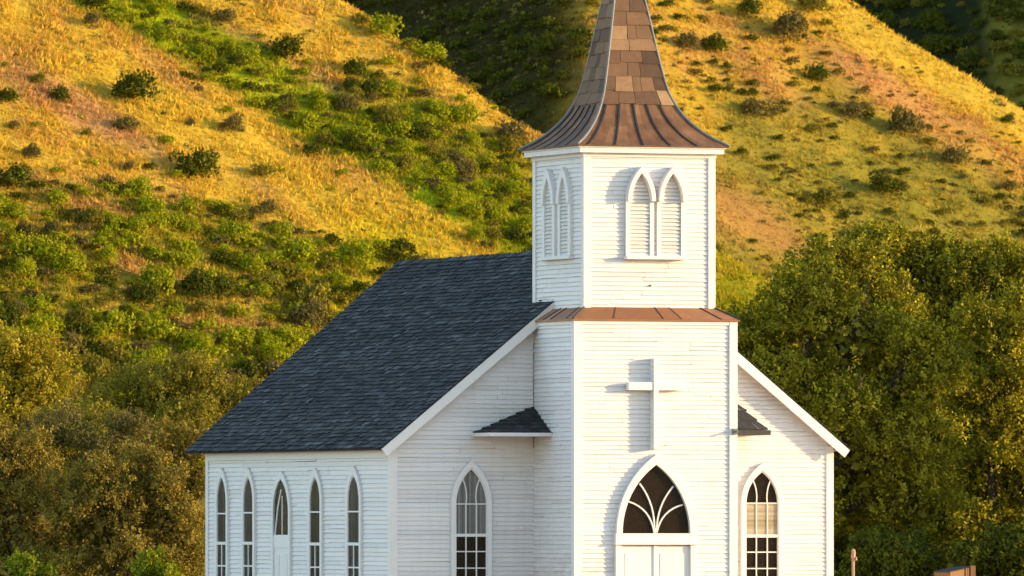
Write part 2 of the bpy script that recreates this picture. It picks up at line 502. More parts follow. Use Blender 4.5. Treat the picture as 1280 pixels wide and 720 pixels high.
# corner boards of the nave (each board wraps the corner)
def corner(mb, x, y, sx, sy, z0, z1, w=0.13, d=0.05):
    xo, yo = x + sx * d, y + sy * d
    mb.box(min(xo, x - sx * w), max(xo, x - sx * w), min(yo, y), max(yo, y), z0, z1, .6)
    mb.box(min(xo - sx * .001, x), max(xo - sx * .001, x), min(y - sy * w, y), max(y - sy * w, y), z0, z1, .55)
for sx in (-1, 1):
    mb = MB(); corner(mb, sx * NW, G, sx, -1, Z0 - .05, zwall + .06); mb.build('corner_board', M['trim'], gable_wall)
mb = MB(); corner(mb, -NW, YW, -1, 1, Z0 - .05, zwall + .06); mb.build('corner_board', M['trim'], side_wall)
# foundation
mb = MB(); mb.box(-NW + .02, NW - .02, G + .02, YW - .02, -0.2, Z0, .5); mb.box(-TW + .02, TW - .02, .02, 2 * TW, -0.2, Z0 - .003, .4)
mb.build('foundation', M['stone'], church)

# ---- main roof
roof = MB()
THK = 0.06
yf = G - OH
PROW = 0.75
def roof_pt(sx, s, y, up=0.0):
    """s metres up the slope from the eave tip"""
    ca, sa = math.cos(math.atan(PITCH)), math.sin(math.atan(PITCH))
    return (sx * (EX - s * ca + 0.0) + sx * up * sa, y, ze + s * sa + up * ca)
SL = EX / math.cos(math.atan(PITCH))
deck = MB()
for sx in (-1, 1):
    P = [roof_pt(sx, 0, yf, -THK), roof_pt(sx, 0, YB, -THK), roof_pt(sx, SL, YB + PROW, -THK), roof_pt(sx, SL, yf, -THK)]
    Q = [roof_pt(sx, 0, yf, 0), roof_pt(sx, 0, YB, 0), roof_pt(sx, SL, YB + PROW, 0), roof_pt(sx, SL, yf, 0)]
    deck.hexa(P + Q)
roof_o = deck.build('roof', M['deck'], church)
sh = MB()
ncourse = 52
for sx in (-1, 1):
    hc = SL / ncourse
    for k in range(ncourse):
        s0 = k * hc - 0.02; s1 = s0 + hc + 0.05
        yb = YB + PROW * (k / ncourse) + .02; y = yf - .02 - random.random() * 0.2
        ct = random.gauss(0, .10)
        while y < yb:
            w = random.uniform(0.16, 0.34); y1 = min(y + w, yb); ya = max(y, yf - .02)
            if y1 - ya > 0.02:
                up = random.uniform(0.026, 0.055); ds = random.gauss(0, 0.010)
                tt = min(max(random.gauss(0.48, 0.26) + ct, 0), 0.95) if random.random() > .012 else 1.0
                if random.random() < 0.006: ds += random.uniform(-.04, .06)
                a = roof_pt(sx, s0 + ds, ya, up); b = roof_pt(sx, s0 + ds, y1 - .006, up + random.gauss(0, .003))
                c = roof_pt(sx, s1, y1 - .006, 0.008); d = roof_pt(sx, s1, ya, 0.008)
                e = roof_pt(sx, s0 + ds, ya, 0.002); f = roof_pt(sx, s0 + ds, y1 - .006, 0.002)
                sh.quad(a, b, c, d, tt); sh.add([a, b, f, e, c, d], [(3, 2, 1, 0), (0, 5, 3), (1, 2, 4)], 0)  # risers tinted darkest, drawing shadow lines between the courses
            y = y1
sh.build('shingles', M['slate'], roof_o)
mb = MB()
nr = 40; yy = np.linspace(yf - .02, YB + PROW, nr + 1)
for i in range(nr):
    up = random.uniform(.03, .045); t = random.random()
    for sx in (-1, 1):
        mb.add([(0, yy[i], zr + up + .012), (0, yy[i + 1] + .01, zr + up), (sx * .15, yy[i + 1] + .01, zr + up - .15 * PITCH + .02), (sx * .15, yy[i], zr + up - .15 * PITCH + .03)], [(0, 1, 2, 3)], t)
mb.build('ridge_cap', M['slate'], roof_o)
# bargeboards on the front and rear rakes
for (yy0, yy1) in ((yf - .012, yf + .028),):
    for sx in (-1, 1):
        mb = MB(); up0, up1 = -0.22, -0.005
        P = [roof_pt(sx, -0.03, yy0, up0), roof_pt(sx, -0.03, yy1, up0), roof_pt(sx, SL + .0, yy1, up0), roof_pt(sx, SL + .0, yy0, up0),
             roof_pt(sx, -0.03, yy0, up1), roof_pt(sx, -0.03, yy1, up1), roof_pt(sx, SL, yy1, up1), roof_pt(sx, SL, yy0, up1)]
        mb.hexa(P, .7); mb.build('bargeboard', M['trim'], roof_o, .006)
        mb = MB()   # soffit boards under the rake
        P = [roof_pt(sx, .04, yf + .03, -.10), roof_pt(sx, .04, G + .0, -.10), roof_pt(sx, SL - .15, G, -.10), roof_pt(sx, SL - .15, yf + .03, -.10),
             roof_pt(sx, .04, yf + .03, -.075), roof_pt(sx, .04, G, -.075), roof_pt(sx, SL - .15, G, -.075), roof_pt(sx, SL - .15, yf + .03, -.075)]
        mb.hexa(P, .5); mb.build('soffit', M['trim'], roof_o)
for sx in (-1, 1):    # eave boards
    mb = MB()
    x0, x1 = sorted((sx * NW, sx * (EX - .06)))
    mb.box(x0, x1, G + .02, YB - .1, ze - .035, ze - .01, .5); mb.build('soffit', M['trim'], roof_o)
    mb = MB(); x0, x1 = sorted((sx * (NW + .0), sx * (NW + .055)))
    mb.box(x0, x1 , G + .15, YW - .15, ze - .22, ze - .04, .4); mb.build('frieze_board', M['trim'], side_wall if sx < 0 else None or side_wall)

# ---- tower shaft
tb = 2 * TW
mb = MB()
siding(mb, front(0), -TW, TW, Z0, zt); siding(mb, left(-TW), -G - .6, 0, Z0, zt); siding(mb, right(TW), 0, G + .6, Z0, zt)
# upper back part of the shaft above the nave roof
siding(mb, rear(tb), -TW, TW, zr - 2.2, zt); siding(mb, left(-TW), -tb, -G - .6, zr - 2.6, zt); siding(mb, right(TW), G + .6, tb, zr - 2.6, zt)
tower = mb.build('tower_wall', M['tower_siding'], church)
for sx in (-1, 1):
    mb = MB(); corner(mb, sx * TW, 0, sx, -1, Z0 - .05, zt - .01, .14, .058); mb.build('corner_board', M['trim'], tower)
mb = MB(); board(mb, front(0), -TW + .15, TW - .15, zt - .13, zt, .05)
board(mb, left(-TW), -tb, -.15, zt - .13, zt, .05); board(mb, right(TW), .15, tb, zt - .13, zt, .05); mb.build('frieze_board', M['trim'], tower)

# ---- skirt roof between shaft and belfry
mb = MB(); sk0, sk1 = TW + .10, BW + .03
zs0, zs1 = zt - 0.005, zb0 + .02
cuts = [-1, -.52, .08, .30, .78, 1]
def skirt(side, t, k, up=0.0):
    h = sk0 + (sk1 - sk0) * k; z = zs0 + (zs1 - zs0) * k + up
    x, y = {0: (t * h, -h), 1: (h, t * h), 2: (-t * h, h), 3: (-h, -t * h)}[side]
    return (x, y + TCY, z)
for s in range(4):
    for i in range(len(cuts) - 1):
        t0, t1 = cuts[i] + (.004 if i else 0), cuts[i + 1] - (.004 if i < len(cuts) - 2 else 0); u = random.uniform(.0, .012)
        mb.quad(skirt(s, t0, 0, u), skirt(s, t1, 0, u), skirt(s, t1, 1, u), skirt(s, t0, 1, u), random.uniform(.25, .8))
    mb.quad(skirt(s, -1, 0, -.04), skirt(s, 1, 0, -.04), skirt(s, 1, 0, .006), skirt(s, -1, 0, .006), .3)
    mb.quad(skirt(s, -1, 0, -.04), skirt(s, 1, 0, -.04), skirt(s, 1, 1, -.25), skirt(s, -1, 1, -.25), .1)
skirt_o = mb.build('skirt_roof', M['copper'], church)
for s in range(4):
    for c in cuts[1:-1]:
        mb = MB(); mb.tube([skirt(s, c, 0, .012), skirt(s, c, 1, .012)], [.011, .011], 5); mb.build('seam', M['dark_metal'], skirt_o)
    mb = MB(); mb.tube([skirt(s, 1, 0, .012), skirt(s, 1, 1, .012)], [.025, .025], 6); mb.build('hip_cap', M['dark_metal'], skirt_o)

# ---- belfry
y0b, y1b = TCY - BW, TCY + BW
mb = MB()
siding(mb, front(y0b), -BW, BW, zb0, zb1); siding(mb, left(-BW), -y1b, -y0b, zb0, zb1); siding(mb, right(BW), y0b, y1b, zb0, zb1); siding(mb, rear(y1b), -BW, BW, zb0, zb1)
belfry = mb.build('belfry_wall', M['siding'], church)
for sx in (-1, 1):
    for yy_, sy in ((y0b, -1), (y1b, 1)):
        mb = MB(); corner(mb, sx * BW, yy_, sx, sy, zb0, zb1, .12, .056); mb.build('corner_board', M['trim'], belfry)
mb = MB()
zc0, zc1 = on_y(819, 191.5, 0.1)[1], on_y(819, 182.5, 0.1)[1]
hc = 1.80
mb.box(-hc, hc, TCY - hc, TCY + hc, zc0, zc1, .6)
mb.box(-hc - .035, hc + .035, TCY - hc - .035, TCY + hc + .035, zc1 - .05, zc1 + .012, .6)
mb.box(-BW - .07, BW + .07, y0b - .07, y1b + .07, zc0 - .09, zc0 + .003, .5)
mb.build('cornice', M['trim'], belfry, .006)
mb = MB(); zz = on_y(812, 357, y0b)[1]; xx = on_y(812, 357, y0b)[0]; mb.box(xx - .02, xx + .02, y0b - .05, y0b, zz - .02, zz + .02); mb.build('nail_plate', M['dark_metal'], belfry)

# ---- spire
prof_v = [183, 175, 166, 154, 142, 129, 116, 103, 90, 75, 61, 32, 0, -40, -75, -104]
prof_h = [1.885, 1.63, 1.415, 1.20, 1.035, .905, .805, .74, .69, .635, .585, .49, .38, .24, .12, 0.015]
prof_z = [zc1 + .015 + (183 - v) / 54.0 for v in prof_v]
def hs(z): return float(np.interp(z, prof_z, prof_h))
zsp0, zsp1 = prof_z[0], prof_z[-1]
def sp(side, t, z, out=0.0):
    h = hs(z); e = h + out
    x, y = {0: (t * h, -e), 1: (e, t * h), 2: (-t * h, e), 3: (-e, -t * h)}[side]
    return (x, y + TCY, z)
zseam = prof_z[0] + (183 - 126) / 54.0
spire = MB()
for s in range(4):            # the flared foot: smooth sheets between seams
    tc = [-1, -.66, -.33, .0, .34, .68, 1]
    zsteps = np.linspace(zsp0, zseam, 15)
    for i in range(6):
        tt = random.uniform(.1, .9); jb = random.choice((4, 5, 6, 7)); jc = random.choice((9, 10, 11))
        for j in range(14):
            if j in (jb, jc): tt = random.uniform(.0, 1)
            spire.quad(sp(s, tc[i], zsteps[j], .0), sp(s, tc[i + 1], zsteps[j], .0), sp(s, tc[i + 1], zsteps[j + 1], .0), sp(s, tc[i], zsteps[j + 1], .0), tt)
    spire.quad(sp(s, -1, zsp0, .0), sp(s, 1, zsp0, .0), sp(s, 1, zsp0 - .03, .0), sp(s, -1, zsp0 - .03, .0), .2)
spire.add([(-1.885, TCY - 1.885, zsp0 - .02), (1.885, TCY - 1.885, zsp0 - .02), (1.885, TCY + 1.885, zsp0 - .02), (-1.885, TCY + 1.885, zsp0 - .02)], [(0, 1, 2, 3)], .1)
spire_o = spire.build('spire', M['flare'], church)
for s in range(4):
    for t in (-.88, -.52, -.14, .22, .58):
        mb = MB(); zs_ = np.linspace(zsp0, zseam - random.uniform(0, .12), 14)
        t2 = t
        for j in range(13):
            h0, h1 = hs(zs_[j]), hs(zs_[j + 1]); w = .022
            a0, a1 = t2 - w / h0, t2 + w / h0; b0, b1 = t2 - w / h1, t2 + w / h1
            mb.hexa([sp(s, a0, zs_[j], .0), sp(s, a0, zs_[j], .035), sp(s, a1, zs_[j], .035), sp(s, a1, zs_[j], .0),
                     sp(s, b0, zs_[j + 1], .0), sp(s, b0, zs_[j + 1], .035), sp(s, b1, zs_[j + 1], .035), sp(s, b1, zs_[j + 1], .0)])
        mb.build('seam', M['dark_metal'], spire_o)
mb = MB()
for s in range(4):
    z = zseam - .05; row = 0
    while z < zsp1 - .1:
        hz = random.uniform(.27, .34); z2 = min(z + hz, zsp1); h = hs(z); wid = random.uniform(.34, .5)
        n = max(1, int(round(2 * h / wid))); ed = [-1] + sorted((-1 + 2 * (i + 1 + random.uniform(-.3, .3)) / n) for i in range(n - 1)) + [1]
        for i in range(n):
            tt = min(max(random.gauss(.45, .26), 0), .95)
            if random.random() < .08: tt = 1.0
            o0 = random.uniform(.022, .04); dz = random.uniform(-.03, .03); g = .006 / max(h, .05)
            a, b = ed[i] + g, ed[i + 1] - g
            zz0 = z + (dz if n > 1 else 0)
            mb.add([sp(s, a, zz0, o0), sp(s, b, zz0, o0), sp(s, b, z2 + .04, .008), sp(s, a, z2 + .04, .008), sp(s, a, zz0, 0), sp(s, b, zz0, 0)], [(0, 1, 2, 3), (4, 5, 1, 0), (0, 3, 4), (1, 5, 2)], tt)
        # backing
        mb.quad(sp(s, -1, z, 0), sp(s, 1, z, 0), sp(s, 1, z2, 0), sp(s, -1, z2, 0), .1)
        z = z2; row += 1
mb.build('shingles', M['spire'], spire_o)
for cxs, cys in ((-1, -1), (1, -1), (1, 1), (-1, 1)):
    mb = MB(); zs_ = np.concatenate([np.linspace(zsp0, zseam, 14), np.linspace(zseam + .2, zsp1, 16)])
    mb.tube([(cxs * (hs(z) + .012), TCY + cys * (hs(z) + .012), z + .01) for z in zs_], [.032] * 14 + [.027] * 16, 7, .75)
    mb.build('hip_cap', M['lead'], spire_o, smooth=True)
mb = MB(); mb.tube([(0, TCY, zsp1 - .1), (0, TCY, zsp1 + .1), (0, TCY, zsp1 + .7)], [.06, .05, .012], 8); mb.build('finial', M['lead'], spire_o)


# ---- pointed arches
def arch(cx, w, z0, zs, h, n=12):
    """open outline: bottom left, up, over the point, down to bottom right"""
    hw = w / 2; r = (h * h + hw * hw) / w
    pts = [(cx - hw, z0)]
    tmax = math.asin(min(1, h / r)) if h <= r else math.pi / 2
    tmax = math.atan2(h, r - hw)
    for i in range(n + 1):
        a = tmax * i / n
        pts.append((cx - hw + r - r * math.cos(a), zs + r * math.sin(a)))
    for i in range(n - 1, -1, -1):
        a = tmax * i / n
        pts.append((cx + hw - r + r * math.cos(a), zs + r * math.sin(a)))
    pts.append((cx + hw, z0))
    return pts


def arch_half_width(w, h, dz):
    r = (h * h + w * w / 4) / w
    return max(0, w / 2 - r + math.sqrt(max(r * r - dz * dz, 0)))


def curve_pts(p0, p1, bulge, n=8):
    (x0, z0), (x1, z1) = p0, p1; out = []
    nx, nz = -(z1 - z0), (x1 - x0)
    for i in range(n + 1):
        t = i / n; k = 4 * t * (1 - t) * bulge
        out.append((x0 + (x1 - x0) * t + nx * k, z0 + (z1 - z0) * t + nz * k))
    return out


def grow(cx, w, z0, zs, h, t, ht): return arch(cx, w + 2 * t, z0, zs, h + ht)


def gothic_window(name, m, u0, u1, vapex, vspring, vtrans, vmeet, vbot, plane, kind, ft=0.11, fd=0.10):
    """glass limits are given in the wall plane"""
    a0, zap = plane(u0, vapex); a1 = plane(u1, vapex)[0]
    if a1 < a0: a0, a1 = a1, a0
    zof = lambda v: plane((u0 + u1) / 2, v)[1]
    zs, zt_, zm, zb = zof(vspring), zof(vtrans), zof(vmeet), zof(vbot)
    cx, w, h = (a0 + a1) / 2, a1 - a0, zap - zs
    win = MB()
    inn = arch(cx, w, zb, zs, h); out = grow(cx, w, zb - .0, zs, h, ft, ft * 1.5)
    win.ring(m, inn, out, -0.005, fd, .6)
    win.mbox(m, cx - w / 2 - ft - .04, cx + w / 2 + ft + .04, -.005, fd + .04, zb - .09, zb - .002, .6)
    fr = win.build('window', M['trim'], church)
    inn2 = arch(cx, w - .05, zb + .025, zs, h - .045)
    mb = MB(); mb.ring(m, inn2, inn, .004, .070, .5); mb.build('sash', M['trim'], fr)
    mb = MB(); mb.poly(m, inn, .040, random.random()); mb.build('dark_backing', M['drape' if kind == 'side' else 'unlit_backing'], fr)
    mb = MB(); mb.poly(m, inn2, .060); mb.build('pane', M['glass'], fr)
    # curtain or blind
    mb = MB()
    if kind in ('curtain', 'side'):
        ns = 16 if kind == 'curtain' else 7
        top = inn2; lo = cx - w / 2 + .03; hi = cx + w / 2 - .03
        zlow = zm if kind == 'curtain' else zb + .03
        for i in range(ns):
            if kind == 'side' and i in (3,): continue
            x0 = lo + (hi - lo) * i / ns; x1 = lo + (hi - lo) * (i + 1) / ns; xm = (x0 + x1) / 2
            r = (h * h + w * w / 4) / w
            q = r - w / 2 + abs(xm - cx); zt2 = zs + math.sqrt(max(r * r - q * q, 0)) - .07
            dd = .046 + .006 * math.sin(i * 2.1)
            if kind == 'side':
                tt = random.uniform(0, 1)
            else:
                tt = .25 + .55 * (i % 3 == 1) + random.uniform(-.2, .2)
            mb.quad(m(x0, dd, zlow), m(x1, .046 + .006 * math.sin((i + 1) * 2.1), zlow), m(x1, .046 + .006 * math.sin((i + 1) * 2.1), max(zt2, zlow)), m(x0, dd, max(zt2, zlow)), min(max(tt, 0), 1))
        mb.build('curtain', M['curtain' if kind == 'curtain' else 'drape'], fr)
    if kind == 'blind':
        n = 14
        for i in range(n):
            za = zm + (zt_ - zm) * i / n; zb_ = zm + (zt_ - zm) * (i + 1) / n
            mb.quad(m(cx - w / 2 + .03, .054, za), m(cx + w / 2 - .03, .054, za), m(cx + w / 2 - .03, .046, zb_ + .003), m(cx - w / 2 + .03, .046, zb_ + .003), random.random())
        mb.build('blind', M['blind'], fr)
    mu = MB(); d0, d1 = .044, .076
    b = .026 if kind != 'side' else .035
    mu.mbox(m, cx - w / 2, cx + w / 2, d0, d1, zt_ - b / 2, zt_ + b / 2, .5)
    mu.mbox(m, cx - w / 2, cx + w / 2, d0, d1 + .01, zm - .035, zm + .035, .5)
    if kind != 'side':
        for k in (-1, 1):
            xk = cx + k * w / 6
            mu.mbox(m, xk - b / 2, xk + b / 2, d0, d1 - .004, zb, zt_, .5)
            xe = cx + k * w * .27; dzz = math.sqrt(max(0, ((h*h+w*w/4)/w)**2 - ((h*h+w*w/4)/w - w/2 + abs(xe-cx))**2))
            mu.bar(m, curve_pts((xk, zt_), (xe, zs + dzz - .02), k * .08), b, d0, d1 - .004, .5)
        zz = zm - .38
        while zz > zb + .1:
            mu.mbox(m, cx - w / 2, cx + w / 2, d0, d1 - .002, zz - b / 2, zz + b / 2, .5); zz -= .385
    else:
        mu.mbox(m, cx - .02, cx + .02, d0, d1 - .004, zb, zm, .4)
        zz = zm - .55
        while zz > zb + .1:
            mu.mbox(m, cx - w / 2, cx + w / 2, d0, d1 - .002, zz - b / 2, zz + b / 2, .5); zz -= .6
    mu.build('muntins', M['trim'], fr)
    return fr


gp = lambda u, v: on_y(u, v, G)
gothic_window('w', front(G), 568, 607.5, 584.5, 630, 630, 669, 760, gp, 'curtain')
gothic_window('w', front(G), 930.5, 971.5, 588, 629, 629, 670, 760, gp, 'blind')
def lp(u, v):
    y, z = on_x(u, v, -NW); return -y, z
for (u0, u1, va, tr, me) in ((274.5, 286, 595, 642, 679), (307.5, 319.5, 595, 641, 679), (390.5, 403.5, 595, 640, 680), (438, 452.5, 593, 639.5, 680)):
    gothic_window('w', left(-NW), u0, u1, va, 627, tr, me, 765, lp, 'side', ft=.13, fd=.085)

# ---- louvred belfry openings
def louvre_pair(m, cs, w, vap, vsp, vbt, plane, ft, d_low, d_top, uref):
    zap, zs, zb = (plane(uref, v)[1] for v in (vap, vsp, vbt)); h = zap - zs
    lo, hi = min(cs) - w / 2 - ft, max(cs) + w / 2 + ft
    mb = MB(); mb.mbox(m, lo - .03, hi + .03, -.005, d_top, zb - .085, zb - .003, .6); par = mb.build('louvre_window', M['trim'], church, .006)
    for c in cs:
        mb = MB(); inn = arch(c, w, zs, zs + .002, h); out = arch(c, w + 2 * ft, zs, zs + .002, h + ft * 1.5)
        mb.ring(m, inn, out, -.005, d_top, .65)
        for q in (-1, 1):
            k = c + q * (w / 2 + ft / 2); mb.mbox(m, k - ft / 2, k + ft / 2, -.005, d_low, zb, zs + .001, .65)
        mb.build('arched_frame', M['trim'], par, .004)
        mb = MB(); mb.poly(m, arch(c, w, zb, zs, h), .040, .3); n = int((zap - zb) / .088)
        z = zb
        for i in range(n):
            z = zb + i * .088; zz = z + .05
            hw = w / 2 if zz < zs else arch_half_width(w, h, zz - zs)
            if hw < .03: break
            tl = random.gauss(0, .006)
            mb.hexa([m(c - hw, .078 + tl, z), m(c + hw, .078 - tl, z), m(c + hw, .070, z - .008), m(c - hw, .070, z - .008),
                     m(c - hw, .078 + tl, z + .012), m(c + hw, .078 - tl, z + .012), m(c + hw, .042, z + .084), m(c - hw, .042, z + .084)], random.random())
        mb.build('louvres', M['louvre'], par)
bp_ = lambda u, v: on_y(u, v, y0b)
louvre_pair(front(y0b), [bp_(798, 270)[0], bp_(837, 270)[0]], .50, 217, 252, 320, bp_, .10, .10, .24, 817)
bl_ = lambda u, v: (-on_x(u, v, -BW)[0], on_x(u, v, -BW)[1])
louvre_pair(left(-BW), [bl_(690, 270)[0], bl_(709.5, 270)[0]], .50, 222, 255, 320, bl_, .15, .10, .14, 700)

# ---- side door on the left wall
m = left(-NW); a0 = lp(345, 600)[0]; a1 = lp(364, 600)[0]; zb_, zs_, zap = lp(354, 669)[1], lp(354, 640)[1], lp(354, 599)[1]
cx, w, h = (a0 + a1) / 2, a1 - a0, zap - zs_
mb = MB(); inn = arch(cx, w, Z0, zs_, h); out = grow(cx, w, Z0, zs_, h, .13, .2); mb.ring(m, inn, out, -.005, .085, .6)
sd_o = mb.build('side_door', M['trim'], church)
mb = MB(); mb.poly(m, arch(cx, w, zb_, zs_, h), .040); mb.build('dark_backing', M['unlit_backing'], sd_o)
mb = MB(); mb.poly(m, arch(cx, w - .06, zb_ + .03, zs_, h - .05), .055); mb.build('pane', M['glass'], sd_o)
mb = MB(); mb.bar(m, [(cx - w * .40, zb_ + .02), (cx - w * .22, zs_ + .1), (cx, zap - .25)], .05, .044, .07); mb.mbox(m, cx + .05, cx + .09, .044, .066, zb_, zap - .4); mb.build('muntins', M['trim'], sd_o)
mb = MB(); mb.mbox(m, cx - w / 2, cx + w / 2, .0, .06, zb_ - .30, zb_ + .01, .9); mb.build('transom_panel', M['trim'], sd_o)
mb = MB(); mb.mbox(m, cx - w / 2, cx + w / 2, .0, .045, Z0, zb_ - .302, .7)
for k in (-.28, 0.28): mb.mbox(m, cx + k * w - .12 * w, cx + k * w + .12 * w, .045, .057, Z0 + .2, zb_ - .45, .4)
mb.build('door_leaf', M['trim'], sd_o, .004)

# ---- entrance
m = front(0); ep = lambda u, v: on_y(u, v, 0)
a0, a1 = ep(775.5, 660)[0], ep(860, 660)[0]; zbs = ep(817, 666.5)[1]; zap = ep(817, 581)[1]
cx, w, h = (a0 + a1) / 2, a1 - a0, zap - zbs
ent = MB(); inn = arch(cx, w, zbs - .0, zbs + .003, h, 16); out = grow(cx, w, zbs, zbs + .003, h, .15, .24)
ft = .15
out = arch(cx, w + 2 * ft, zbs, zbs + .003, h + .235, 16)
ent.ring(m, inn, out, -.005, .15, .65)
ent_o = ent.build('entrance', M['trim'], church, .008)
mb = MB(); zh1 = zbs; zh0 = ep(817, 681)[1]
mb.mbox(m, cx - w / 2 - ft - .03, cx + w / 2 + ft + .03, -.005, .155, zh0 + .05, zh1 - .004, .8)
mb.mbox(m, cx - w / 2 - ft - .05, cx + w / 2 + ft + .05, -.005, .19, zh0, zh0 + .05, .8); mb.build('header', M['trim'], ent_o, .012)
mb = MB(); mb.poly(m, inn, .042, .6); mb.build('dark_backing', M['unlit_backing'], ent_o)
mb = MB(); mb.poly(m, arch(cx, w - .03, zbs + .01, zbs + .012, h - .02, 16), .06); mb.build('pane', M['glass'], ent_o)
mu = MB(); b = .034
k0 = (cx, zbs)
def ap(u, v): return ep(u, v)
for p, bl in (((798.3, 604.5), -.10), ((784.6, 627), -.16)):
    mu.bar(m, curve_pts((cx - .03, zbs), ap(*p), bl), b, .035, .085)
for p, bl in (((840, 608), .10), ((852, 631), .16)):
    mu.bar(m, curve_pts((cx + .03, zbs), ap(*p), bl), b, .035, .085)
mu.mbox(m, cx - .05, cx + .05, .03, .08, zbs, zbs + .12)
mu.build('fan_muntins', M['trim'], ent_o)
aj = w / 2 + .02
for sx in (-1, 1):
    mb = MB(); mb.mbox(m, cx + sx * (aj + .07) - .075, cx + sx * (aj + .07) + .075, -.005, .13, .35, zh0 - .002, .6); mb.build('door_jamb', M['trim'], ent_o, .006)
    mb = MB(); c0 = cx + sx * (aj * .5 + .01); hw = aj * .5 - .012
    mb.mbox(m, c0 - hw, c0 + hw, .0, .05, .35, zh0 - .03, .75)
    for (z0_, z1_) in ((.5, 1.1), (1.25, zh0 - .2)):
        mb.mbox(m, c0 - hw + .1, c0 + hw - .1, .05, .064, z0_, z1_, .55)
    dl = mb.build('door_leaf', M['trim'], ent_o, .006)
mb = MB(); mb.tube([(cx + .07, -.08, 1.35), (cx + .07, -.12, 1.35)], [.03, .035], 10); mb.build('door_knob', M['dark_metal'], ent_o)
mb = MB(); mb.mbox(m, cx - .045, cx + .045, .03, .08, .35, zh0 - .02, .8); mb.build('astragal', M['trim'], ent_o, .004)
mb = MB(); mb.mbox(m, cx - 1.5, cx + 1.5, .0, 1.2, -.1, .33); mb.mbox(m, cx - 1.5, cx + 1.5, 1.2, 1.55, -.1, .16); mb.build('entrance_step', M['stone'], ent_o)

# ---- cross
mb = MB(); c0 = on_y(816, 500, -.2)[0]; c1 = on_y(822, 500, -.2)[0]
zx1, zx0 = on_y(819, 448, 0)[1], on_y(819, 562, 0)[1]; za1, za0 = on_y(819, 478, 0)[1], on_y(819, 488, 0)[1]
ax0, ax1 = on_y(785, 480, -.2)[0], on_y(855, 480, -.2)[0]
mb.box(c0, c1, -.26, .0, zx0, zx1, .8)
mb.box(ax0, c0 - .001, -.24, -.08, za0, za1, .8); mb.box(c1 + .001, ax1, -.24, -.08, za0, za1, .8)
mb.build('cross', M['trim'], church, .008)

# ---- bracket on the right corner
mb = MB(); bx, bz = on_y(915, 540, 0)
mb.box(bx - .02, bx + .10, -.12, .02, bz - .06, bz + .08, .5); mb.tube([(bx + .04, -.10, bz + .01), (bx + .03, -.30, bz)], [.022, .022], 8)
mb.build('bracket', M['lead'], church)
zh = on_y(640, 541, G - .5)[1]
mb = MB(); mb.tube([(-TW - .028, G - .03, zh - .35), (-TW - .028, G - .03, zt - .5)], [.008, .008], 6); mb.build('cable', M['dark_metal'], church)

# ---- little hipped hoods in the corners between tower and nave
def hood(sx, wx, wy, zbase, hh, slab):
    x0, y0 = sx * (TW + .03), G - .01
    ap_ = (x0, y0, zbase + hh); A = (x0 + sx * wx, y0, zbase); B = (x0 + sx * wx, y0 - wy, zbase); C_ = (x0, y0 - wy, zbase)
    mb = MB(); n = 7
    def lerp(p, q, t): return tuple(p[i] + (q[i] - p[i]) * t for i in range(3))
    for (P, Q) in ((A, B), (B, C_)):
        for k in range(n):
            t0, t1 = k / n, (k + 1) / n
            c = 6
            for j in range(c):
                e0, e1 = j / c, (j + 1) / c
                p00 = lerp(lerp(P, ap_, t0), lerp(Q, ap_, t0), e0); p01 = lerp(lerp(P, ap_, t0), lerp(Q, ap_, t0), e1)
                p10 = lerp(lerp(P, ap_, t1), lerp(Q, ap_, t1), e0); p11 = lerp(lerp(P, ap_, t1), lerp(Q, ap_, t1), e1)
                u = random.uniform(.02, .045); jx = random.gauss(0, .012)
                up = lambda p, d: (p[0] + sx * d * .5, p[1] - d * .3, p[2] + d)
                mb.add([up(p00, u), up(p01, u), p11, p10, p00, p01], [(0, 1, 2, 3), (4, 5, 1, 0)], random.uniform(.1, .6))
    mb.add([A, B, C_, (x0, y0, zbase)], [(0, 1, 2, 3)], .2)
    ho = mb.build('corner_hood', M['slate'], church)
    xs = sorted((x0, x0 + sx * (wx + .06)))
    mb = MB(); mb.box(xs[0], xs[1], y0 - wy - .06, y0, zbase - slab, zbase - .004, .4)
    mb.build('hood_fascia', M['trim'] if sx < 0 else M['deck'], ho, .005)
zh = on_y(640, 541, G - .5)[1]
hood(-1, 1.50, 1.15, zh, .62, .085)
hood(1, 1.42, 1.15, on_y(940, 537.5, G - 1)[1], 1.5, .12)

# ------------------------------------------------------------------ TERRAIN
def hill_near(x, y):
    face = 21.8 + .5 * (y - 400) - .39 * (x + 7.06)
    yc = 400 - .5556 * (x + 7.06)
    back = 21.8 + .5 * (yc - 400) - .39 * (x + 7.06) - .55 * (y - yc)
    z = smin(face, back, 1.6)
    q = (x * .86 - y * .5)   # gullies run down the face
    z = z + .55 * fbm(x * .09 + 3, y * .05, 3, 3) + .25 * fbm(x * .35, y * .35, 9, 3)
    z = z + .10 * fbm(x * 1.1, y * 1.1, 21, 3)
    z = smax(z, -2.6 + .035 * (y - 300), 1.5)
    return z + ZC


def hill_far(x, y):
    f1 = 28.4 + .5 * (y - 520) - .45 * (x - 18.8)
    xf = 4.0
    zf = 28.4 + .45 * (18.8 - xf)
    f2 = zf + .5 * (y - 520) + .62 * (x - xf)
    face = smin(f1, f2, 2.0)
    yc = 520 - .43 * (x - 18.8)
    back = 28.4 + .5 * (yc - 520) - .45 * (x - 18.8) - .55 * (y - yc)
    z = smin(face, back, 1.5)
    z = z + .9 * fbm(x * .08, y * .06 + 9, 33, 3) + .4 * fbm(x * .3, y * .3, 39, 3) + .12 * fbm(x * .9, y * .9, 41, 3)
    z = smax(z, 0.5 + .03 * (y - 430), 1.5)
    return z + ZC


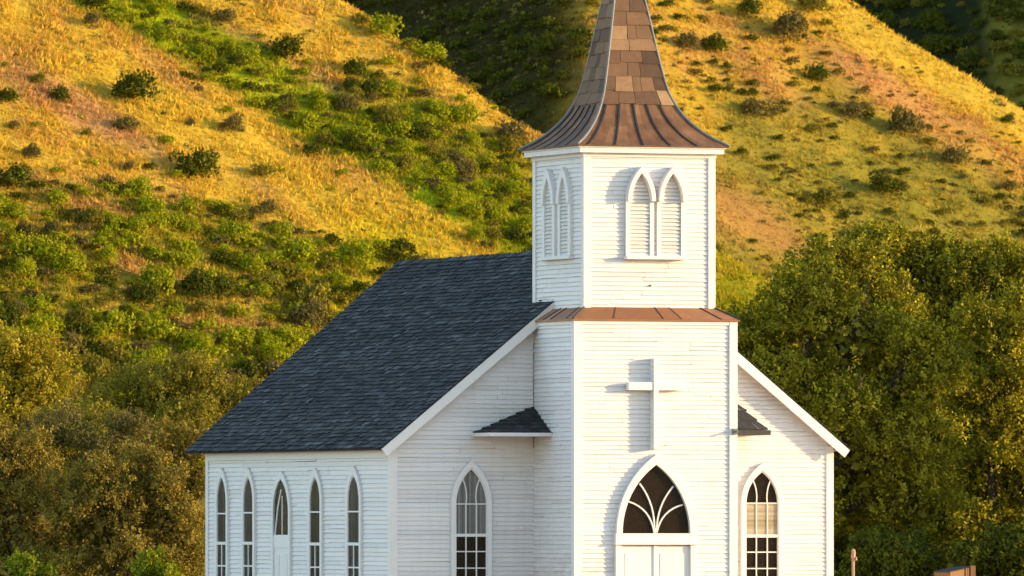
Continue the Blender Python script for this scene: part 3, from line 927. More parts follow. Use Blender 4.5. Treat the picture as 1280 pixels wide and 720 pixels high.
def hill_back(x, y):
    f = 38 + .5 * (y - 700) + .60 * (x - 31)
    g = 38 + .5 * (y - 700) + .60 * 11.0 - .5 * (x - 42)
    z = smin(f, g, 3.0)
    z = smin(z, 60 - .3 * (y - 740), 3)
    z = z + 1.2 * fbm(x * .07, y * .05, 53, 3) + .5 * fbm(x * .28, y * .28, 57, 3)
    z = smax(z, 2 + .03 * (y - 600), 2)
    return z + ZC


GOLD = np.array((.52, .32, .036)); LGOLD = np.array((.58, .37, .045)); PINK = np.array((.46, .24, .085)); GREEN = np.array((.27, .275, .010))
BRIGHT = np.array((.40, .42, .012)); LITTER = np.array((.13, .10, .035)); ORANGE = np.array((.42, .22, .06)); OLIVE = np.array((.24, .195, .03))


def bump_e(u, v, cu, cv, ru, rv, ang=.54):
    c, s = math.cos(ang), math.sin(ang)
    du, dv = u - cu, v - cv
    p = (du * c + dv * s) / ru; q = (-du * s + dv * c) / rv
    return np.exp(-(p * p + q * q))


def mixm(col, c, k): return col * (1 - k[:, None]) + c * k[:, None]


def cover_near(u, v, x, y):
    """ground-cover colour and shrub density of the near hill"""
    wz = 18 * fbm(u * .012, v * .012, 71, 3) + 10 * fbm(u * .04, v * .04, 75, 3)
    p = v - .6 * u + wz
    lowedge = np.where(u < 230, 225 + .08 * u, 243 + .24 * (u - 230)) + 1.4 * wz
    green_band = sstep(-146, -122, p) * (1 - sstep(-72, -44, p)) * sstep(20, 90, u + wz)
    thicket = sstep(-10, 22, v - lowedge)
    upper = sstep(395, 450, u + .5 * v - 60 + wz) * sstep(-212, -190, p) * (1 - sstep(-128, -108, p))
    col = np.tile(GOLD, (len(u), 1))
    n1 = fbm(u * .02, v * .03, 81, 3); n2 = fbm(u * .07, v * .1, 83, 3)
    col = mixm(col, LGOLD, sstep(-.1, .4, n1 + .4 * n2) * .9)
    pk = bump_e(u, v, 60, 120, 110, 26) + bump_e(u, v, 130, 150, 90, 16) + bump_e(u, v, 385, 112, 95, 30) + bump_e(u, v, 215, 100, 60, 14) + bump_e(u, v, 300, 55, 70, 18) + .7 * bump_e(u, v, 330, 235, 50, 16) + .6 * bump_e(u, v, 580, 200, 110, 18) + .6 * bump_e(u, v, 60, 230, 120, 20, .1)
    col = mixm(col, PINK, np.clip(pk * 1.1 + .5 * n2 - .12, 0, 1))
    n3 = fbm(u * .011 + v * .01, v * .028 - u * .014, 141, 4)
    col = mixm(col, PINK * np.array((.95, .92, .7)), sstep(.08, .55, n3 + .5 * n2) * .6)
    yel = bump_e(u, v, 330, 200, 320, 26)
    col = mixm(col, LGOLD * np.array((1.02, 1.02, .9)), np.clip(yel * 1.1 + .3 * n2, 0, 1))
    gn = np.clip(green_band * (1.0 + .5 * n2), 0, 1)
    col = mixm(col, GREEN, gn)
    col = mixm(col, BRIGHT, np.clip(green_band * sstep(.05, .45, n1), 0, .8))
    col = mixm(col, GREEN * .8, np.clip(upper * (.8 + .6 * n2), 0, 1) * .85)
    th = np.clip(thicket * (.75 + .7 * n2), 0, 1)
    col = mixm(col, np.where((n1 > .15)[:, None], OLIVE, GREEN * .6 + LITTER * .2), th * .85)  # thicket ground darkened to deepen the shadow between shrubs
    gy = sstep(340, 470, u) * sstep(240, 300, v) * (1 - sstep(480, 640, u))
    col = mixm(col, BRIGHT * np.array((1.3, 1.0, 1.0)), np.clip(gy * (.5 + .5 * n2), 0, .7))
    og = bump_e(u, v, 285, 410, 90, 10, .15) + bump_e(u, v, 120, 262, 45, 12, .2) + bump_e(u, v, 175, 335, 45, 10, .3)
    col = mixm(col, ORANGE, np.clip(og * 1.2, 0, 1))
    lit = sstep(430, 560, v) * (1 - sstep(330, 420, u))
    col = mixm(col, LITTER, lit * .8)
    rb = sstep(860, 890, u)           # the spur that shows right of the belfry
    col = mixm(col, BRIGHT * np.array((.75, .62, 1)), np.clip(rb * (.7 + .6 * n2), 0, .85))
    dens = np.clip(.85 * thicket + .95 * upper + .6 * green_band * sstep(-112, -90, p) + .4 * green_band, 0, 1) * (1 - np.clip(og * 1.3, 0, 1))
    dens = dens * (1 - .75 * gy) * (1 - rb) + .02
    crest = 1 - sstep(-240, -218, p)
    dens = np.clip(dens + .3 * crest * sstep(430, 520, u), 0, 1)
    zone = np.where(thicket > .5, 2, np.where(upper > .4, 1, np.where(green_band > .4, 0, 3)))
    return col, dens, zone


def cover_far(u, v, x, y):
    wz = 16 * fbm(u * .012, v * .012, 91, 3) + 8 * fbm(u * .045, v * .045, 95, 3)
    p = v - .64 * u + wz
    n1 = fbm(u * .018, v * .026, 97, 3); n2 = fbm(u * .07, v * .1, 99, 3)
    col = np.tile(GOLD, (len(u), 1))
    n3 = fbm(u * .011 + v * .01, v * .028 - u * .014, 145, 4)
    col = mixm(col, PINK * np.array((.95, .92, .7)), sstep(.08, .55, n3 + .5 * n2) * .6)
    strip = 1 - sstep(-648, -622, p)
    col = mixm(col, OLIVE, np.clip(sstep(-600, -560, p) * sstep(900, 960, u + .2 * v) * sstep(60, 150, v) * (.8 + .7 * n2), 0, 1))
    pk = bump_e(u, v, 1150, 140, 120, 26) + bump_e(u, v, 1080, 90, 70, 18) + .8 * bump_e(u, v, 960, 100, 60, 30) + bump_e(u, v, 930, 270, 60, 30, .5) + .6 * bump_e(u, v, 860, 60, 40, 40)
    col = mixm(col, PINK * np.array((1.1, 1.05, .9)), np.clip(pk + .45 * n2 - .1, 0, 1))
    col = mixm(col, ORANGE, np.clip(bump_e(u, v, 960, 285, 70, 16, .6) * 1.3, 0, 1))
    col = mixm(col, OLIVE * .9 + GREEN * .15, np.clip(bump_e(u, v, 1090, 235, 160, 50, .35) * (.7 + .8 * n2), 0, 1))
    col = mixm(col, LGOLD, np.clip(strip * 1.1, 0, 1))
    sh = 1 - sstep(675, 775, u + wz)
    col = mixm(col, np.array((.026, .030, .011)), sh * .95)  # ravine's shade painted into the ground colour
    band = np.exp(-((p + 545) / 26) ** 2) + .8 * np.exp(-((p + 480) / 22) ** 2)
    dens = np.clip(.16 + .55 * band * sstep(-.2, .3, n1) + .55 * bump_e(u, v, 1010, 60, 60, 18) + .5 * bump_e(u, v, 1060, 270, 120, 30, .3), 0, 1) * (1 - strip)
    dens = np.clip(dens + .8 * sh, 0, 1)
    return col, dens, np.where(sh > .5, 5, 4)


def cover_back(u, v, x, y):
    n2 = fbm(u * .05, v * .07, 111, 3)
    col = np.tile(np.array((.024, .028, .011)), (len(u), 1))  # slope's shade painted into the base, lifted to olive at right
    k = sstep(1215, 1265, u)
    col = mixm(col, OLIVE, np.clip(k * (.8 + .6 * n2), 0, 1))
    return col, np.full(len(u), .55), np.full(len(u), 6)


HILLS = {}
def make_hill(name, fn, cov, x0, x1, y0, y1, step, label):
    xs = np.arange(x0, x1 + step, step); ys = np.arange(y0, y1 + step, step)
    X, Y = np.meshgrid(xs, ys); x, y = X.ravel(), Y.ravel(); z = fn(x, y)
    u, v = proj(x, y, z)
    col, dens, zone = cov(u, v, x, y)
    nx, ny = len(xs), len(ys)
    i = (np.arange(ny - 1)[:, None] * nx + np.arange(nx - 1)[None, :]).ravel()
    Fc = np.stack([i, i + 1, i + nx + 1, i + nx], 1)
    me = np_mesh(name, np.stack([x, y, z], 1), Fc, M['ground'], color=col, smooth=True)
    o = link(name, me); tag(o, label, 'hill', kind='structure')
    return o


make_hill('hill', hill_near, cover_near, -62, 40, 300, 440, .34, 'golden grassy hillside dotted with shrubs rising behind the church roof')
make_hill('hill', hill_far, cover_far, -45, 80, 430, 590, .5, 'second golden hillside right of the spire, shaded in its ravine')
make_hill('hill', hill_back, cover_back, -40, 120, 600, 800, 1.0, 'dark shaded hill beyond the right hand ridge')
# flat ground to the horizon
gx = np.concatenate([[-3000, -200], np.arange(-60, 61, 4.), [200, 3000]]); gy_ = np.concatenate([[-200, 60, 140], np.arange(170, 311, 4.), [400, 900, 6000]])
X, Y = np.meshgrid(gx, gy_); nx, ny = len(gx), len(gy_)
i = (np.arange(ny - 1)[:, None] * nx + np.arange(nx - 1)[None, :]).ravel()
V = np.stack([X.ravel(), Y.ravel(), np.zeros(X.size)], 1)
bounce_patch = np.exp(-(((V[:, 0] - 2) / 26) ** 2 + ((V[:, 1] - 212) / 26) ** 4))[:, None]
GCOL = np.array((.10, .085, .03)) * (1 - bounce_patch) + np.array((.50, .35, .26)) * bounce_patch     # unseen ground paled to bounce warm light onto the shaded walls
me = np_mesh('ground', V, np.stack([i, i + 1, i + nx + 1, i + nx], 1), M['ground'], color=GCOL)
tag(link('ground', me), 'dry grassy ground around the church', 'ground', kind='structure')


# ------------------------------------------------------------------ grass tufts on the hills
def unit(a): return a / np.maximum(np.linalg.norm(a, axis=1, keepdims=True), 1e-9)


def make_grass(name, fn, cov, n, x0, x1, y0, y1, size, label, ymax=None, urange=(-140, 1420)):
    x = rng.uniform(x0, x1, n); y = rng.uniform(y0, y1, n); z = fn(x, y)
    u, v = proj(x, y, z)
    k = (u > urange[0]) & (u < urange[1]) & (v > -70) & (v < 600)
    x, y, z, u, v = x[k], y[k], z[k], u[k], v[k]
    col, dens, zone = cov(u, v, x, y)
    clumpy = fbm(x * .8, y * .8, 131, 3)
    keep = rng.random(len(x)) < .75 + .5 * clumpy
    x, y, z, col, clumpy = x[keep], y[keep], z[keep], col[keep], clumpy[keep]
    n = len(x); nb = 4
    P = np.repeat(np.stack([x, y, z - .02], 1), nb, 0); C = np.repeat(col, nb, 0)
    m_ = len(P)
    P[:, :2] += rng.normal(0, size * .35, (m_, 2))
    s = size * rng.uniform(.5, 1.3, m_) * np.repeat(.8 + .5 * np.clip(clumpy, -.5, .8), nb)
    an = rng.uniform(0, 2 * np.pi, m_); wd = np.stack([np.cos(an), np.sin(an), np.zeros(m_)], 1)
    lean = np.stack([rng.normal(0, .45, m_), rng.normal(0, .45, m_), np.ones(m_)], 1)
    lean = unit(lean)
    a = P - wd * (s * .22)[:, None]; b = P + wd * (s * .22)[:, None]; c = P + lean * s[:, None]
    V = np.stack([a, b, c], 1).reshape(-1, 3)
    var = np.repeat(rng.uniform(.78, 1.2, n), nb) * rng.uniform(.9, 1.1, m_)
    hue = np.repeat(rng.normal(0, .06, n), nb)
    C = C * var[:, None]; C[:, 0] *= 1 + hue; C[:, 1] *= 1 - hue * .5
    C = np.repeat(np.clip(C * 1.25, .005, .75), 3, 0)
    me = np_mesh(name, V, np.arange(len(V)).reshape(-1, 3), M['blade'], color=C)
    tag(link(name, me), label, 'grass', kind='stuff')


make_grass('hillside_grass', hill_near, cover_near, 340000, -28, 20, 318, 412, .22, 'short golden and green grass covering the near hillside')
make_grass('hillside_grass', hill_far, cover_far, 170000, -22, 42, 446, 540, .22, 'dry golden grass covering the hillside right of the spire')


# ------------------------------------------------------------------ foliage
def rhombs(C, axis, nrm, L, W):
    side = unit(np.cross(axis, nrm))
    a = C - axis * (L * .5)[:, None]; b = C + side * (W * .5)[:, None] + axis * (L * .05)[:, None]
    c = C + axis * (L * .5)[:, None]; d = C - side * (W * .5)[:, None] + axis * (L * .05)[:, None]
    return np.stack([a, b, c, d], 1).reshape(-1, 3)


def crown_mesh(name, lobes, n_clump, per, leaf, spray, mat, seed, up=.6, hollow=.5, tintbias=0.0, sub=0, core=0):
    """leaf sprays spread through ellipsoid lobes (cx,cy,cz,rx,ry,rz)"""
    r = np.random.default_rng(seed)
    Lb = np.array(lobes, float); lobes0 = Lb.copy()
    if sub:
        parts = [Lb * np.array((1, 1, 1, .7, .7, .7))]
        for k in range(sub):
            dd = unit(r.normal(0, 1, (len(Lb), 3))); dd[:, 2] = np.where(dd[:, 2] < -.5, -dd[:, 2], dd[:, 2])
            q = Lb.copy(); f = r.uniform(.30, .50, (len(Lb), 1))
            q[:, :3] += dd * Lb[:, 3:6] * r.uniform(.72, 1.08, (len(Lb), 1)); q[:, 3:6] = np.mean(Lb[:, [3, 5]], 1, keepdims=True) * f * np.array((1, 1, .9))
            parts.append(q)
        Lb = np.concatenate(parts)
    area = (Lb[:, 3] * Lb[:, 5]) ** .95; area[:len(lobes)] *= .25 if sub else 1; pr = area / area.sum()
    idx = r.choice(len(Lb), n_clump, p=pr)
    d = unit(r.normal(0, 1, (n_clump, 3))); d[:, 2] = np.where(d[:, 2] < -.45, -d[:, 2] * .5, d[:, 2]); d = unit(d)
    rad = hollow + (1 - hollow) * r.random(n_clump) ** .6
    rad = rad * (1 + .10 * r.normal(0, 1, n_clump))
    L = Lb[idx]
    Cc = L[:, :3] + d * L[:, 3:6] * rad[:, None]
    ax = unit(d * .7 + np.array((0, 0, up)) + r.normal(0, .45, (n_clump, 3)))
    sl = spray * r.uniform(.5, 1.4, n_clump)
    t = r.random((n_clump, per))
    P = Cc[:, None, :] + ax[:, None, :] * (t * sl[:, None])[..., None]
    spread = (spray * .25) * (1.2 - .95 * t)
    P = P + r.normal(0, 1, (n_clump, per, 3)) * spread[..., None]
    P = P.reshape(-1, 3); m_ = len(P)
    A = unit(r.normal(0, 1, (m_, 3)) + np.repeat(ax, per, 0) * .5)
    Nn = unit(np.repeat(d, per, 0) * 1.0 + r.normal(0, .38, (m_, 3)) + np.array((0, 0, .10)))
    l = leaf * r.uniform(.65, 1.35, m_)
    V = rhombs(P, A, Nn, l, l * r.uniform(.45, .7, m_))
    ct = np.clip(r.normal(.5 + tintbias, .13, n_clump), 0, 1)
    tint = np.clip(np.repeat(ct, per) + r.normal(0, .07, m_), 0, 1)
    if core:  # coarse inner leaves added to block light, tinted darker than the sprays
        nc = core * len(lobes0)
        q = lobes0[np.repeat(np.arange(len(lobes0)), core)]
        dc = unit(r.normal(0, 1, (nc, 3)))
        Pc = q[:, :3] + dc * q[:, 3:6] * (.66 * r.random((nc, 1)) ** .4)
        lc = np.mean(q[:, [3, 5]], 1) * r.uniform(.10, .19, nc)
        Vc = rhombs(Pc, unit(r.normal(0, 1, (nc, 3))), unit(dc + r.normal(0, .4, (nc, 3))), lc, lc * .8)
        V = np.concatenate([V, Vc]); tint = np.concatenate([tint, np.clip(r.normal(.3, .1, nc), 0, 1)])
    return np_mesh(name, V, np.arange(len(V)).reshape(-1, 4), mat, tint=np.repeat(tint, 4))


def make_tree(name, u, Y, lobes_px, leaf, spray, n_clump, per, matname, label, cat, seed, group=None, depth=.8, up=.6, hollow=.5, trunk_r=.16, nstem=1, tintbias=0., sub=7, core=420):
    base = at(u, 700, Y); base.z = 0 if Y < 300 else 0
    root = empty(name, base); tag(root, label, cat, group)
    k = Y / F; r = random.Random(seed)
    lobes = []
    for q in lobes_px:
        cu, cv, ru, rv = q[:4]; dy = q[4] if len(q) > 4 else 0
        p = at(cu, cv, Y + dy)
        lobes.append((p.x - base.x, p.y - base.y, p.z - base.z, ru * k, ru * k * depth, rv * k))
    crown = link('crown', crown_mesh('crown', lobes, n_clump, per, leaf, spray, LEAF[matname], seed, up, hollow, tintbias, sub, core), root)
    tb_ = MB()
    zmid = min(l[2] - l[5] * .3 for l in lobes)
    zmid = max(zmid, .5)
    for s in range(nstem):
        ox = r.uniform(-.25, .25) * (nstem > 1)
        pts = [(ox * 2 * t + r.uniform(-.06, .06), r.uniform(-.06, .06), zmid * t - .1) for t in (0, .3, .65, 1)]
        tb_.tube(pts, [trunk_r * q for q in (1.25, 1, .85, .7)], 8)
    for l in lobes:
        st = Vector(pts[-1]); en = Vector(l[:3]); mid = st.lerp(en, .5) + Vector((r.uniform(-.2, .2), r.uniform(-.2, .2), .2))
        tb_.tube([st, mid, en, en + Vector((r.uniform(-.3, .3), 0, l[5] * .5))], [trunk_r * q for q in (.6, .42, .25, .08)], 6)
        for _ in range(5):
            dv = Vector((r.gauss(0, 1), r.gauss(0, 1), r.gauss(.3, .8))).normalized()
            tip = en + Vector((dv.x * l[3], dv.y * l[4], dv.z * l[5])) * .85
            tb_.tube([mid.lerp(en, r.uniform(.2, 1)), en.lerp(tip, .5) + Vector((0, 0, .08)), tip], [trunk_r * q for q in (.2, .13, .04)], 5)
    tb_.build('trunk', M['bark'], root)
    return root


RT = 'big leafy trees right of the church'
make_tree('broadleaf_tree', 1010, 247, [(1008, 384, 52, 46), (962, 440, 52, 50), (1060, 430, 75, 75), (1100, 395, 40, 42, 4.3), (1130, 450, 36, 40, 4.4), (1158, 500, 34, 36, 4.4), (1122, 515, 34, 34, 4.2), (1165, 548, 30, 32, 4.6), (1078, 350, 32, 32, 4.2), (1038, 335, 30, 30, 3.8), (1000, 348, 26, 24, 3.6), (1120, 500, 70, 70), (1010, 520, 85, 80), (1090, 590, 95, 75), (1030, 630, 80, 65), (1140, 620, 55, 70), (925, 440, 24, 32), (1150, 440, 32, 45, -.3), (960, 560, 60, 80, 1)],
          .10, .44, 4300, 26, 'oak', 'dense dark green tree rising directly behind the right eave of the church', 'tree', 101, RT, hollow=.62, trunk_r=.26)
make_tree('broadleaf_tree', 1150, 259.5, [(1155, 335, 40, 42), (1108, 330, 34, 36), (1205, 365, 40, 42), (1130, 380, 60, 45), (1180, 440, 70, 60), (1258, 355, 34, 38), (1230, 480, 60, 60), (1190, 560, 70, 80), (1275, 410, 36, 50)],
          .10, .44, 3800, 26, 'oak', 'tallest tree right of the church, its sunny top just under the hill', 'tree', 102, RT, hollow=.62, trunk_r=.28)
make_tree('broadleaf_tree', 1245, 254, [(1255, 430, 50, 55), (1235, 490, 40, 40), (1270, 540, 60, 60), (1225, 600, 55, 55), (1275, 640, 55, 60), (1190, 650, 50, 50), (1215, 545, 36, 36), (1262, 470, 34, 40, -.8), (1232, 520, 40, 36, -.8)],
          .10, .44, 3400, 26, 'oak', 'leafy tree with golden sprays cut by the right edge of the photo', 'tree', 103, RT, hollow=.62, trunk_r=.24)
make_tree('broadleaf_tree', 1110, 265, [(1100, 620, 120, 110), (1000, 600, 100, 100), (1220, 640, 100, 110), (950, 520, 60, 80)],
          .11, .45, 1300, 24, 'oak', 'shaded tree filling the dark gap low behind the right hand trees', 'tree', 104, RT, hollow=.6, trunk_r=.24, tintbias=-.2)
make_tree('broadleaf_tree', 935, 266, [(930, 428, 32, 34), (900, 460, 40, 50), (965, 470, 50, 80), (930, 560, 60, 100)],
          .10, .40, 700, 24, 'deep', 'dark tree peeking out between the belfry skirt and the right hand trees', 'tree', 105, RT, hollow=.62, trunk_r=.18)

UB = 'undergrowth bushes under the right hand trees'
for (u, Y, lob, seed, lab) in (
    (1080, 243, [(1075, 730, 55, 45), (1120, 735, 50, 50), (1150, 725, 35, 40)], 131, 'dark bush low under the trees just right of the post'),
    (1240, 242, [(1240, 735, 45, 50), (1285, 725, 45, 60)], 132, 'dark bush right of the small shed at the lower right corner'),
    (1180, 256, [(1150, 720, 70, 80), (1230, 715, 70, 85), (1080, 715, 60, 80), (1290, 715, 60, 90), (1030, 720, 60, 80)], 133, 'wide dark bush closing the gap beneath the right hand trees')):
    make_tree('bush', u, Y, lob, .10, .36, 1100, 24, 'deep', lab, 'bush', seed, UB, hollow=.6, trunk_r=.05, nstem=3)

for (u, Y, lob, seed, lab) in (  # unseen trees added to cast shade on the right hand grove
    (1656, 245.9, [(1656, 320, 70, 60), (1620, 420, 90, 80), (1700, 410, 90, 90), (1640, 520, 110, 100), (1720, 540, 110, 110), (1656, 640, 120, 110), (1740, 690, 120, 100)], 141, 'unseen tree added to shade the right hand trees, standing nearer them'),
    (1980, 257, [(1980, 500, 100, 100), (1920, 620, 110, 110), (2040, 620, 110, 120), (1990, 720, 140, 90)], 142, 'taller unseen tree added far right to shade the lower grove'),
    (1880, 243, [(1880, 560, 90, 100), (1830, 640, 100, 110), (1960, 640, 100, 120), (1880, 720, 130, 90)], 143, 'unseen tree added to the shading row, in front of the two others')):
    make_tree('broadleaf_tree', u, Y, lob, .16, .5, 2200, 22, 'oak', lab, 'tree', seed, RT, depth=.95, hollow=.5, trunk_r=.24)

LT = 'trees and bushes left of the church'
make_tree('olive_tree', 25, 290, [(20, 440, 45, 42), (-30, 430, 50, 55), (55, 470, 38, 35), (10, 490, 60, 45), (70, 500, 28, 28), (-60, 520, 60, 70), (30, 560, 60, 50)],
          .085, .36, 1300, 26, 'yellow', 'yellow green tree with a bright sunny crown at the left edge', 'tree', 111, LT, hollow=.62, trunk_r=.18)
make_tree('olive_tree', 105, 284, [(100, 545, 42, 40), (130, 560, 30, 32), (70, 560, 40, 45), (105, 600, 60, 60)],
          .075, .34, 800, 26, 'olive', 'small olive tree in front of the yellow green tree at left', 'tree', 112, LT, hollow=.62, trunk_r=.12)
make_tree('bush', 230, 300, [(225, 490, 55, 34), (180, 495, 45, 30), (270, 500, 42, 26), (215, 520, 75, 40), (300, 505, 30, 20), (150, 520, 40, 35)],
          .08, .38, 1100, 26, 'olive', 'wide olive bush at the foot of the hill behind the roof corner', 'bush', 113, LT, hollow=.62, trunk_r=.08, nstem=3)
make_tree('bush', 20, 274, [(12, 582, 42, 44), (30, 740, 60, 50), (-30, 740, 60, 60), (45, 620, 40, 55), (-20, 610, 50, 70), (20, 670, 55, 70), (-40, 580, 40, 50)],
          .075, .32, 1900, 26, 'brown', 'rusty brown bush filling the lower left corner', 'bush', 114, LT, hollow=.62, trunk_r=.07, nstem=3)
make_tree('bush', 150, 272.5, [(120, 615, 50, 45), (130, 740, 55, 50), (200, 745, 50, 50), (80, 745, 45, 50), (165, 610, 50, 42), (210, 640, 45, 45), (90, 650, 40, 50), (150, 670, 75, 55), (225, 680, 35, 45), (190, 600, 30, 26)],
          .075, .32, 2600, 26, 'brown', 'large brown and olive bush beside the rear corner of the church', 'bush', 115, LT, hollow=.62, trunk_r=.08, nstem=3)
make_tree('bush', 225, 281, [(215, 565, 32, 32), (180, 575, 34, 30), (240, 600, 30, 50), (150, 590, 34, 30), (90, 690, 60, 60), (160, 720, 60, 60), (40, 720, 60, 60), (225, 700, 50, 60)],
          .075, .32, 2000, 26, 'brown', 'reddish brown bush tucked under the left roof corner', 'bush', 116, LT, hollow=.62, trunk_r=.06, nstem=3)
make_tree('bush', 160, 278, [(160, 560, 40, 30), (120, 585, 40, 30), (60, 545, 40, 30)],
          .07, .34, 600, 26, 'drab', 'drab greyish bush between the olive tree and the reddish bush', 'bush', 117, LT, hollow=.62, trunk_r=.06, nstem=3)
make_tree('sapling', 195, 240, [(196, 712, 22, 18), (212, 725, 18, 14), (180, 728, 16, 14), (197, 700, 8, 8)],
          .085, .22, 170, 18, 'fresh', 'bright green young plant low beside the left church wall', 'plant', 118, LT, hollow=.2, trunk_r=.02)
make_tree('sapling', 40, 240, [(30, 718, 22, 14), (52, 722, 16, 12), (22, 708, 10, 8)],
          .085, .22, 150, 18, 'fresh', 'bright green young plant low in the left corner under the rusty bush', 'plant', 119, LT, hollow=.2, trunk_r=.02)

# ------------------------------------------------------------------ hillside shrubs
protos = {}; low = {}
def shrub_proto(kind, seed, leaf=.052, n=430, per=9, sp_=.06):
    r = random.Random(seed)
    lobes = [(0, 0, .20, .42, .42, .30)]
    for _ in range(8):
        a = r.uniform(0, 6.28); q = r.uniform(.10, .34)
        lobes.append((q * math.cos(a), q * math.sin(a), r.uniform(.2, .46), r.uniform(.15, .24), r.uniform(.15, .24), r.uniform(.14, .24)))
    return crown_mesh('shrub_' + kind, lobes, n, per, leaf, sp_, LEAF[kind], seed, up=.3, hollow=.8, core=30)
for kd, cnt in (('green', 5), ('drab', 3), ('olive', 3), ('deep', 3)):
    low[kd] = [shrub_proto(kd, 900 + i, .085, 130, 8, .07) for i in range(cnt)]
    protos[kd] = [shrub_proto(kd, 300 + i * 7 + hash_i, ) for i, hash_i in zip(range(cnt), range(10, 10 + cnt))]


def hit(fn, u, v, lo, hi):
    dx, dz = (u - 640) / F, (HV - v) / F
    ys = np.linspace(lo, hi, 1600); g = fn(dx * ys, ys) - (ZC + dz * ys)
    k = np.argmax(g > 0)
    return (dx * ys[k], ys[k], ZC + dz * ys[k]) if g[k] > 0 else None


placed = []
def put_shrub(p, width, kind, label, cat, group, name='shrub', hh=None):
    me = random.choice(protos[kind]); o = link(name, me)
    o.location = (p[0], p[1], p[2] - .06 * width)
    s = width; o.scale = (s * random.uniform(.85, 1.2), s * random.uniform(.85, 1.15), s * (hh or random.uniform(.95, 1.3)))
    o.rotation_euler = (random.gauss(0, .06), random.gauss(.12, .06), random.uniform(0, 6.28))
    tag(o, label, cat, group); placed.append((p[0], p[1], width))
    return o


HG = 'lone shrubs on the golden slope'
for (u, v, w, kd, fnm, lab) in [
    (170, 121, 58, 'deep', 'n', 'large lone dark green shrub on the golden slope, upper left'),
    (357, 70, 48, 'deep', 'n', 'round dark green shrub on the pink patch near the ridge'),
    (245, 218, 58, 'deep', 'n', 'lone shrub with a long dark shadow above the thicket, left of the roof'),
    (76, 125, 32, 'deep', 'n', 'small dark shrub below left of the large lone shrub'),
    (10, 124, 34, 'deep', 'n', 'dark shrub touching the left edge, level with the large lone shrub'),
    (14, 230, 60, 'deep', 'n', 'broad dark shrub at the left edge just above the thicket'),
    (118, 6, 50, 'deep', 'n', 'dark shrub at the very top of the picture over the green band'),
    (330, 218, 30, 'olive', 'n', 'little olive shrub alone on the yellow stripe above the thicket'),
    (155, 160, 36, 'drab', 'n', 'drab brown shrub just under the large lone shrub'),
    (292, 160, 36, 'drab', 'n', 'drab brown shrub low on the yellow stripe left of centre'),
    (238, 156, 16, 'drab', 'n', 'tiny brown shrub on the yellow stripe'),
    (114, 30, 26, 'drab', 'n', 'brown shrub on bare pink ground near the upper left corner'),
    (280, 25, 34, 'drab', 'n', 'brown shrub near the top, right of the green band'),
    (40, 195, 30, 'drab', 'n', 'brownish shrub on the pink ground at far left'),
    (480, 42, 50, 'green', 'n', 'rounded green shrub standing on the crest of the left hill'),
    (535, 70, 44, 'green', 'n', 'green shrub on the crest below the highest crest shrub'),
    (590, 105, 40, 'green', 'n', 'green shrub on the crest halfway to the spire'),
    (640, 135, 40, 'green', 'n', 'green shrub on the crest next to the spire eave'),
    (893, 60, 42, 'deep', 'f', 'dark lone shrub right of the spire on the far hill'),
    (1080, 136, 22, 'drab', 'f', 'small dark shrub alone in the middle of the far hill'),
    (1260, 152, 22, 'deep', 'f', 'small dark shrub close to the ridge at the right edge'),
    (1105, 236, 44, 'deep', 'f', 'dark shrub above the sunny tree tops on the far hill'),
    (1132, 162, 50, 'drab', 'f', 'wide brown shrub on the pink ground of the far hill'),
    (985, 45, 55, 'drab', 'f', 'wide brown shrub high on the far hill right of the spire'),
    (1018, 12, 40, 'olive', 'f', 'olive shrub at the top edge of the far hill'),
    (945, 140, 40, 'drab', 'f', 'brown shrub right of the spire eave on the far hill'),
]:
    p = hit(hill_near, u, v + w * .15, 315, 412) if fnm == 'n' else hit(hill_far, u, v + w * .15, 440, 545)
    if p is None: print('miss', u, v); continue
    put_shrub(p, w * p[1] / F, kd, lab, 'shrub', None)

ZL = {0: ('shrub in the green band crossing the left hill', 'shrubs in the green band of the left hill'),
      1: ('shrub in the dense patch below the left hill crest', 'shrubs below the crest of the left hill'),
      2: ('shrub in the thicket low on the left hill', 'shrubs in the thicket low on the left hill'),
      3: ('shrub scattered over the open golden grass of the left hill', 'shrubs scattered on the golden left hill'),
      4: ('shrub scattered over the sunny far hill right of the spire', 'shrubs on the sunny far hill'),
      5: ('shrub in the shaded ravine left of the spire', 'shrubs in the shaded ravine'),
      6: ('shrub on the dark hill in the upper right corner', 'shrubs on the dark corner hill')}
KN = {'green': 'leafy green', 'drab': 'drab brown', 'olive': 'olive toned', 'deep': 'dark green'}
KP = {0: ('green', 'green', 'green', 'deep', 'olive'), 1: ('green', 'green', 'olive', 'deep', 'drab'), 2: ('green', 'green', 'green', 'green', 'olive', 'drab', 'deep'), 3: ('drab', 'drab', 'olive'), 4: ('drab', 'olive', 'deep', 'drab'), 5: ('deep',), 6: ('deep', 'deep', 'olive')}


